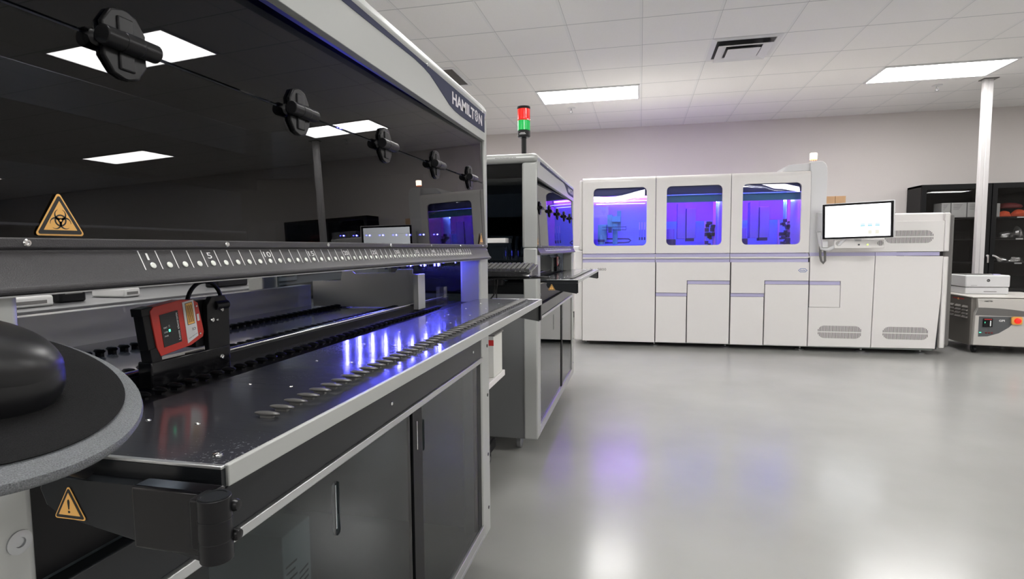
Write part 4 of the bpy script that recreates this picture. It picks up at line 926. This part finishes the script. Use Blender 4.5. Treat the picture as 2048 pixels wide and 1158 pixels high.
# ------------------------------------------------------------------ chiller cart and printer
def chiller():
    x0, x1, y0, y1, z0, z1 = 3.415, 4.25, 6.78, 7.55, .085, .605
    t = thing('chiller_unit', 'grey wheeled chiller cabinet with a red emergency stop, under the printer', 'chiller', (3.8, 7.15, 0))
    B(x0, x1, y0+.04, y1, z0, z1-.012).build('cabinet_body', 'taupe', t, bevel=.008)
    B(x0-.006, x1+.006, y0+.01, y1, z1-.014, z1).build('top_plate', 'cream', t, bevel=.006)
    fp = [(x0+.012, z0+.01), (x1, z0-.01), (x1, z1-.02), (x0+.035, z1-.02), (x0+.048, z1-.115), (x0+.022, z1-.17)]
    m = MB(); m.slab(fp, .045, (0, y0+.045, 0), YF); m.build('front_panel', 'cream', t, bevel=.006)
    arc = [(x0+.045, .488)]+[(x0+.045+.62*k/10, .492-.075*(k/10)**2) for k in range(11)]+[(x1, .41), (x1, .395), (x0+.020, .410)]
    m = MB(); m.slab(arc[::-1], .001, (0, y0+.0005, 0), YF); m.build('front_swoosh', 'darkgrey', t, smooth=False)
    cp = [(x0+.055, .185), (x0+.14, .190), (x0+.24, .225), (x0+.33, .290), (x0+.40, .385), (x0+.41, .400), (x0+.055, .400)]
    m = MB(); m.slab(cp, .002, (0, y0+.0005, 0), YF); pl = m.build('control_plate', 'greyplate', t, smooth=False)
    y = y0-.0020
    m = MB(); m.box(x0+.090, x0+.175, y-.012, y, .290, .380); m.build('controller_housing', 'blackgloss', pl, bevel=.003)
    m = MB(); m.box(x0+.098, x0+.165, y-.0135, y-.012, .366, .374, mat=0); m.box(x0+.150, x0+.160, y-.0135, y-.012, .300, .356, mat=1); m.box(x0+.103, x0+.107, y-.0135, y-.012, .33, .345, mat=2); m.build('controller_marks', ['redprint', 'printwhite', 'greenled'], pl)
    m = MB(); m.text('GPI', (x0+.235, y-.0002, .348), YF, .020, .052, bold=.03); m.build('plate_lettering', 'printwhite', pl, smooth=False)
    m = MB(); cx = x0+.385
    m.slab(rrect(cx-.045, cx+.05, .320, .402, .018), .018, (0, y, 0), YF); m.build('stop_guard', 'estop_y', pl, bevel=.004)
    m = MB(); m.lathe((cx+.004, y-.018, .361), [(.028, 0), (.030, .006), (.026, .020), (.010, .024)], axis=(0, -1, 0), n=24); m.build('stop_button', 'estop_r', pl)
    m = MB(); m.box(x0+.062, x0+.080, y-.003, y, .226, .234); m.build('power_led', 'greenled', pl)
    for k in range(3): m = MB(); m.lathe((x0+.125+k*.026, y, .228), [(.009, 0), (.009, .004), (.006, .006)], axis=(0, -1, 0), n=14); m.build('indicator', 'plum', pl)
    m = MB(); m.text('AMETEK', (x0+.095, y0-.0008, z1-.052), YF, .013, .080, bold=.03); m.build('maker_lettering', 'ink', t, smooth=False)
    for r in range(3):
        for k in range(4):
            yy = y0+.10+r*.135; z = .545-.045-k*.037
            m = MB(); m.add([(x0, yy, z), (x0, yy+.10, z), (x0, yy+.10, z-.022), (x0, yy, z-.022), (x0-.016, yy+.005, z-.020), (x0-.016, yy+.095, z-.020)], [(0, 1, 5, 4), (0, 4, 3), (1, 2, 5), (4, 5, 2, 3), (0, 3, 2, 1)]); m.build('louvre', pm('louvre_steel', (.28, .265, .25), .4, .4) if (r, k) == (0, 0) else bpy.data.materials['louvre_steel'], t, smooth=False)
    m = MB(); fr = (Vector((0, -1, 0)), Vector((0, 0, 1)), Vector((-1, 0, 0)))
    m.slab([(-y0-.40, .560), (-y0-.18, .560), (-y0-.18, .572), (-y0-.40, .572)], .001, (x0-.0005, 0, 0), fr, mat=0); m.slab([(-y0-.31, .552), (-y0-.27, .552), (-y0-.29, .576)], .0015, (x0-.0005, 0, 0), fr, mat=1)
    m.build('hazard_label', ['redprint', 'yellow'], t, smooth=False)
    for (x, y_) in ((x0+.07, y0+.10), (x1-.10, y0+.10), (x0+.07, y1-.10), (x1-.10, y1-.10)):
        m = MB(); m.cyl((x-.014, y_, .035), (x+.014, y_, .035), .035, n=22); m.box(x-.020, x+.020, y_-.01, y_+.025, .035, .085); m.build('caster', 'black', t, bevel=.002)
chiller()
t = thing('printer', 'small white laser printer standing on the grey chiller cabinet', 'printer', (3.72, 7.30, .605))
m = MB(); m.box(3.505, 3.915, 7.13, 7.47, .6055, .68); m.build('lower_body', 'white2', t, bevel=.008)
m = MB(); m.box(3.500, 3.920, 7.12, 7.47, .685, .815); m.build('upper_body', 'white2', t, bevel=.012, seg=3)
m = MB(); m.box(3.52, 3.80, 7.16, 7.44, .815, .820); m.build('output_tray', 'darkgrey', t, bevel=.001)
m = MB(); m.box(3.78, 3.84, 7.15, 7.19, .815, .826); m.build('control_buttons', 'lav', t)
m = MB(); m.box(3.68, 3.80, 7.127, 7.13, .632, .638); m.box(3.55, 3.61, 7.118, 7.12, .700, .703); m.build('tray_handle', 'darkgrey', t)
m = MB(); m.slab(circ(3.715, .757, .016, 24), .0006, (0, 7.1198, 0), YF); m.text('hp', (3.7065, 7.1186, .751), YF, .012, .017, mat=1); m.build('maker_emblem', ['ink', 'labelwhite'], t, smooth=False)

# ------------------------------------------------------------------ black glass fronted cabinets at the right
def cabinet(x0, x1, label):
    t = thing('storage_cabinet', label, 'cabinet', ((x0+x1)/2, 8.97, 0), 'black glass fronted cabinets'); y0, y1, zt = 8.76, 9.17, 1.965
    m = MB(); m.box(x0, x0+.02, y0, y1, 0, zt); m.box(x1-.02, x1, y0, y1, 0, zt); m.box(x0, x1, y0, y1, zt-.03, zt); m.box(x0, x1, y0, y1, 0, .08); m.box(x0, x1, y1-.01, y1, 0, zt); m.build('carcass', 'cabblack', t, bevel=.002)
    for z in (.55, .91, 1.235, 1.52): B(x0+.02, x1-.02, y0+.03, y1-.02, z-.02, z).build('shelf', 'cabblack', t)
    xm = (x0+x1)/2
    m = MB(); o = [(x0+.004, .085), (x1-.004, .085), (x1-.004, zt-.004), (x0+.004, zt-.004)]; h = [(x0+.06, .15), (x1-.06, .15), (x1-.06, zt-.07), (x0+.06, zt-.07)]
    m.slab(o, .018, (0, y0, 0), YF, holes=[h[::-1]]); d = m.build('door', 'cabblack', t, smooth=False)
    B(x0+.055, x1-.055, y0-.010, y0-.006, .145, zt-.065).build('door_glass', 'cabglass', d)
    return t, d
ca, da = cabinet(3.725, 4.548, 'black glass fronted cabinet left of the white pole, partly behind the analyzer')
cb, db = cabinet(4.552, 5.38, 'black glass fronted cabinet holding orange bags, right of the white pole')
m = MB(); m.cyl((4.520, 8.742, 1.00), (4.520, 8.715, 1.00), .016, n=16); m.box(4.509, 4.531, 8.700, 8.715, .905, 1.012); m.build('handle', 'chrome', da, bevel=.003)
m = MB(); m.cyl((4.590, 8.742, 1.00), (4.590, 8.715, 1.00), .014, n=16); m.T = Matrix.Translation((4.59, 8.708, 1.0)) @ Matrix.Rotation(R(30), 4, 'Y'); m.box(-.01, .115, -.006, .006, -.010, .010); m.build('handle', 'chrome', db, bevel=.003)
# binders and papers
for k, (x, w_) in enumerate(((4.01, .11), (4.13, .18), (4.32, .17))):
    t = thing('document_box', ('leftmost', 'middle', 'rightmost')[k]+' of the pale document boxes on the upper shelf of the left cabinet', 'document box', (x+w_/2, 8.90, 1.52), 'document boxes in the left cabinet')
    B(x, x+w_-.004, 8.83, 9.05, 1.5205, 1.72).build('box_body', 'paper', t, bevel=.003)
    m = MB()
    for i in range(5): m.box(x+.02, x+w_*.7-.01*i, 8.8290, 8.8296, 1.69-i*.016, 1.694-i*.016)
    m.build('print_lines', 'darkgrey', t, smooth=False)
def lumpy(name, c, r, mat, seed, parent=None, squash=(1, 1, 1)):
    rnd = random.Random(seed); bm = bmesh.new(); bmesh.ops.create_icosphere(bm, subdivisions=4, radius=1)
    dirs = [(Vector((rnd.gauss(0, 1), rnd.gauss(0, 1), rnd.gauss(0, 1))).normalized(), rnd.uniform(.05, .30)) for _ in range(40)]
    for v in bm.verts:
        p = v.co.normalized(); d = 1.0
        for q, a in dirs:
            k = max(0, p.dot(q)-.80)/.20; d += a*(k*k)*(.6 if a > .15 else -.6)
        v.co = Vector((p.x*r*d*squash[0], p.y*r*d*squash[1], max(p.z*d, -.55)*r*squash[2]))
    zmin = min(v.co.z for v in bm.verts); off = Vector(c)-origin(parent)
    for v in bm.verts: v.co += Vector((off.x, off.y, off.z-zmin))
    me = bpy.data.meshes.new(name); bm.to_mesh(me); bm.free(); me.materials.append(M[mat]); me.polygons.foreach_set('use_smooth', [True]*len(me.polygons))
    o = bpy.data.objects.new(name, me); C.objects.link(o)
    if parent: o.parent = parent
    return o
for k, (x, y, z, r, mt, lb, cat, sq) in enumerate((
        (4.79, 8.92, 1.521, .060, 'orange', 'orange bag at the left on the upper shelf of the right cabinet', 'bag', (1.2, 1, .8)), (4.95, 8.90, 1.521, .072, 'orange', 'larger orange bag at the photo edge on the upper shelf', 'bag', (1.1, 1, .8)),
        (5.15, 8.92, 1.521, .07, 'orange', 'orange bag on the upper shelf beyond the photo edge', 'bag', (1.2, 1, .8)),
        (4.88, 8.96, 1.64, .085, 'plum', 'dark red bag lying across the orange bags', 'bag', (1.5, 1, .5)),
        (4.80, 8.90, 1.236, .060, 'foil', 'crinkled foil parcel lower left on the middle shelf', 'parcel', (1.3, 1, .9)), (4.965, 8.95, 1.236, .058, 'foil', 'crinkled foil parcel taller and right on the middle shelf', 'parcel', (1.1, 1, 1.5)),
        (4.76, 8.90, .911, .055, 'foil', 'crinkled foil parcel at the left on the third shelf', 'parcel', (1.4, 1, .9)), (4.945, 8.90, .911, .052, 'foil', 'crinkled foil parcel at the right on the third shelf', 'parcel', (1.4, 1, .9)))):
    o = lumpy('bag' if cat == 'bag' else 'foil_parcel', (x, y, z), r, mt, k, None, sq); tag(o, lb, cat, 'bags in the right cabinet' if cat == 'bag' else 'foil parcels in the right cabinet')
B(4.655, 4.70, 8.84, 9.02, 1.5205, 1.70)
tag(B(4.655, 4.70, 8.84, 9.02, 1.5205, 1.70).build('white_file', 'paper', bevel=.002), 'single pale file upright beside the orange bags', 'file')
for k, z in enumerate((1.512, 1.226, .902)):
    tag(B(4.87, 4.95, 8.781, 8.788, z-.012, z+.004).build('shelf_label', 'labelwhite'), ('upper', 'middle', 'lower')[k]+' small white label strip on the shelf edges of the right cabinet', 'label', 'shelf edge labels')
for k, z in enumerate((1.20, 1.33)):
    tag(B(4.06, 4.30, 8.85, 9.05, z-.02+.056 if k == 0 else z-.02, (z-.016+.056) if k == 0 else z-.016).build('plastic_tray', 'clear'), ('lower', 'upper')[k]+' clear plastic tray stored in the left cabinet', 'tray', 'clear trays')
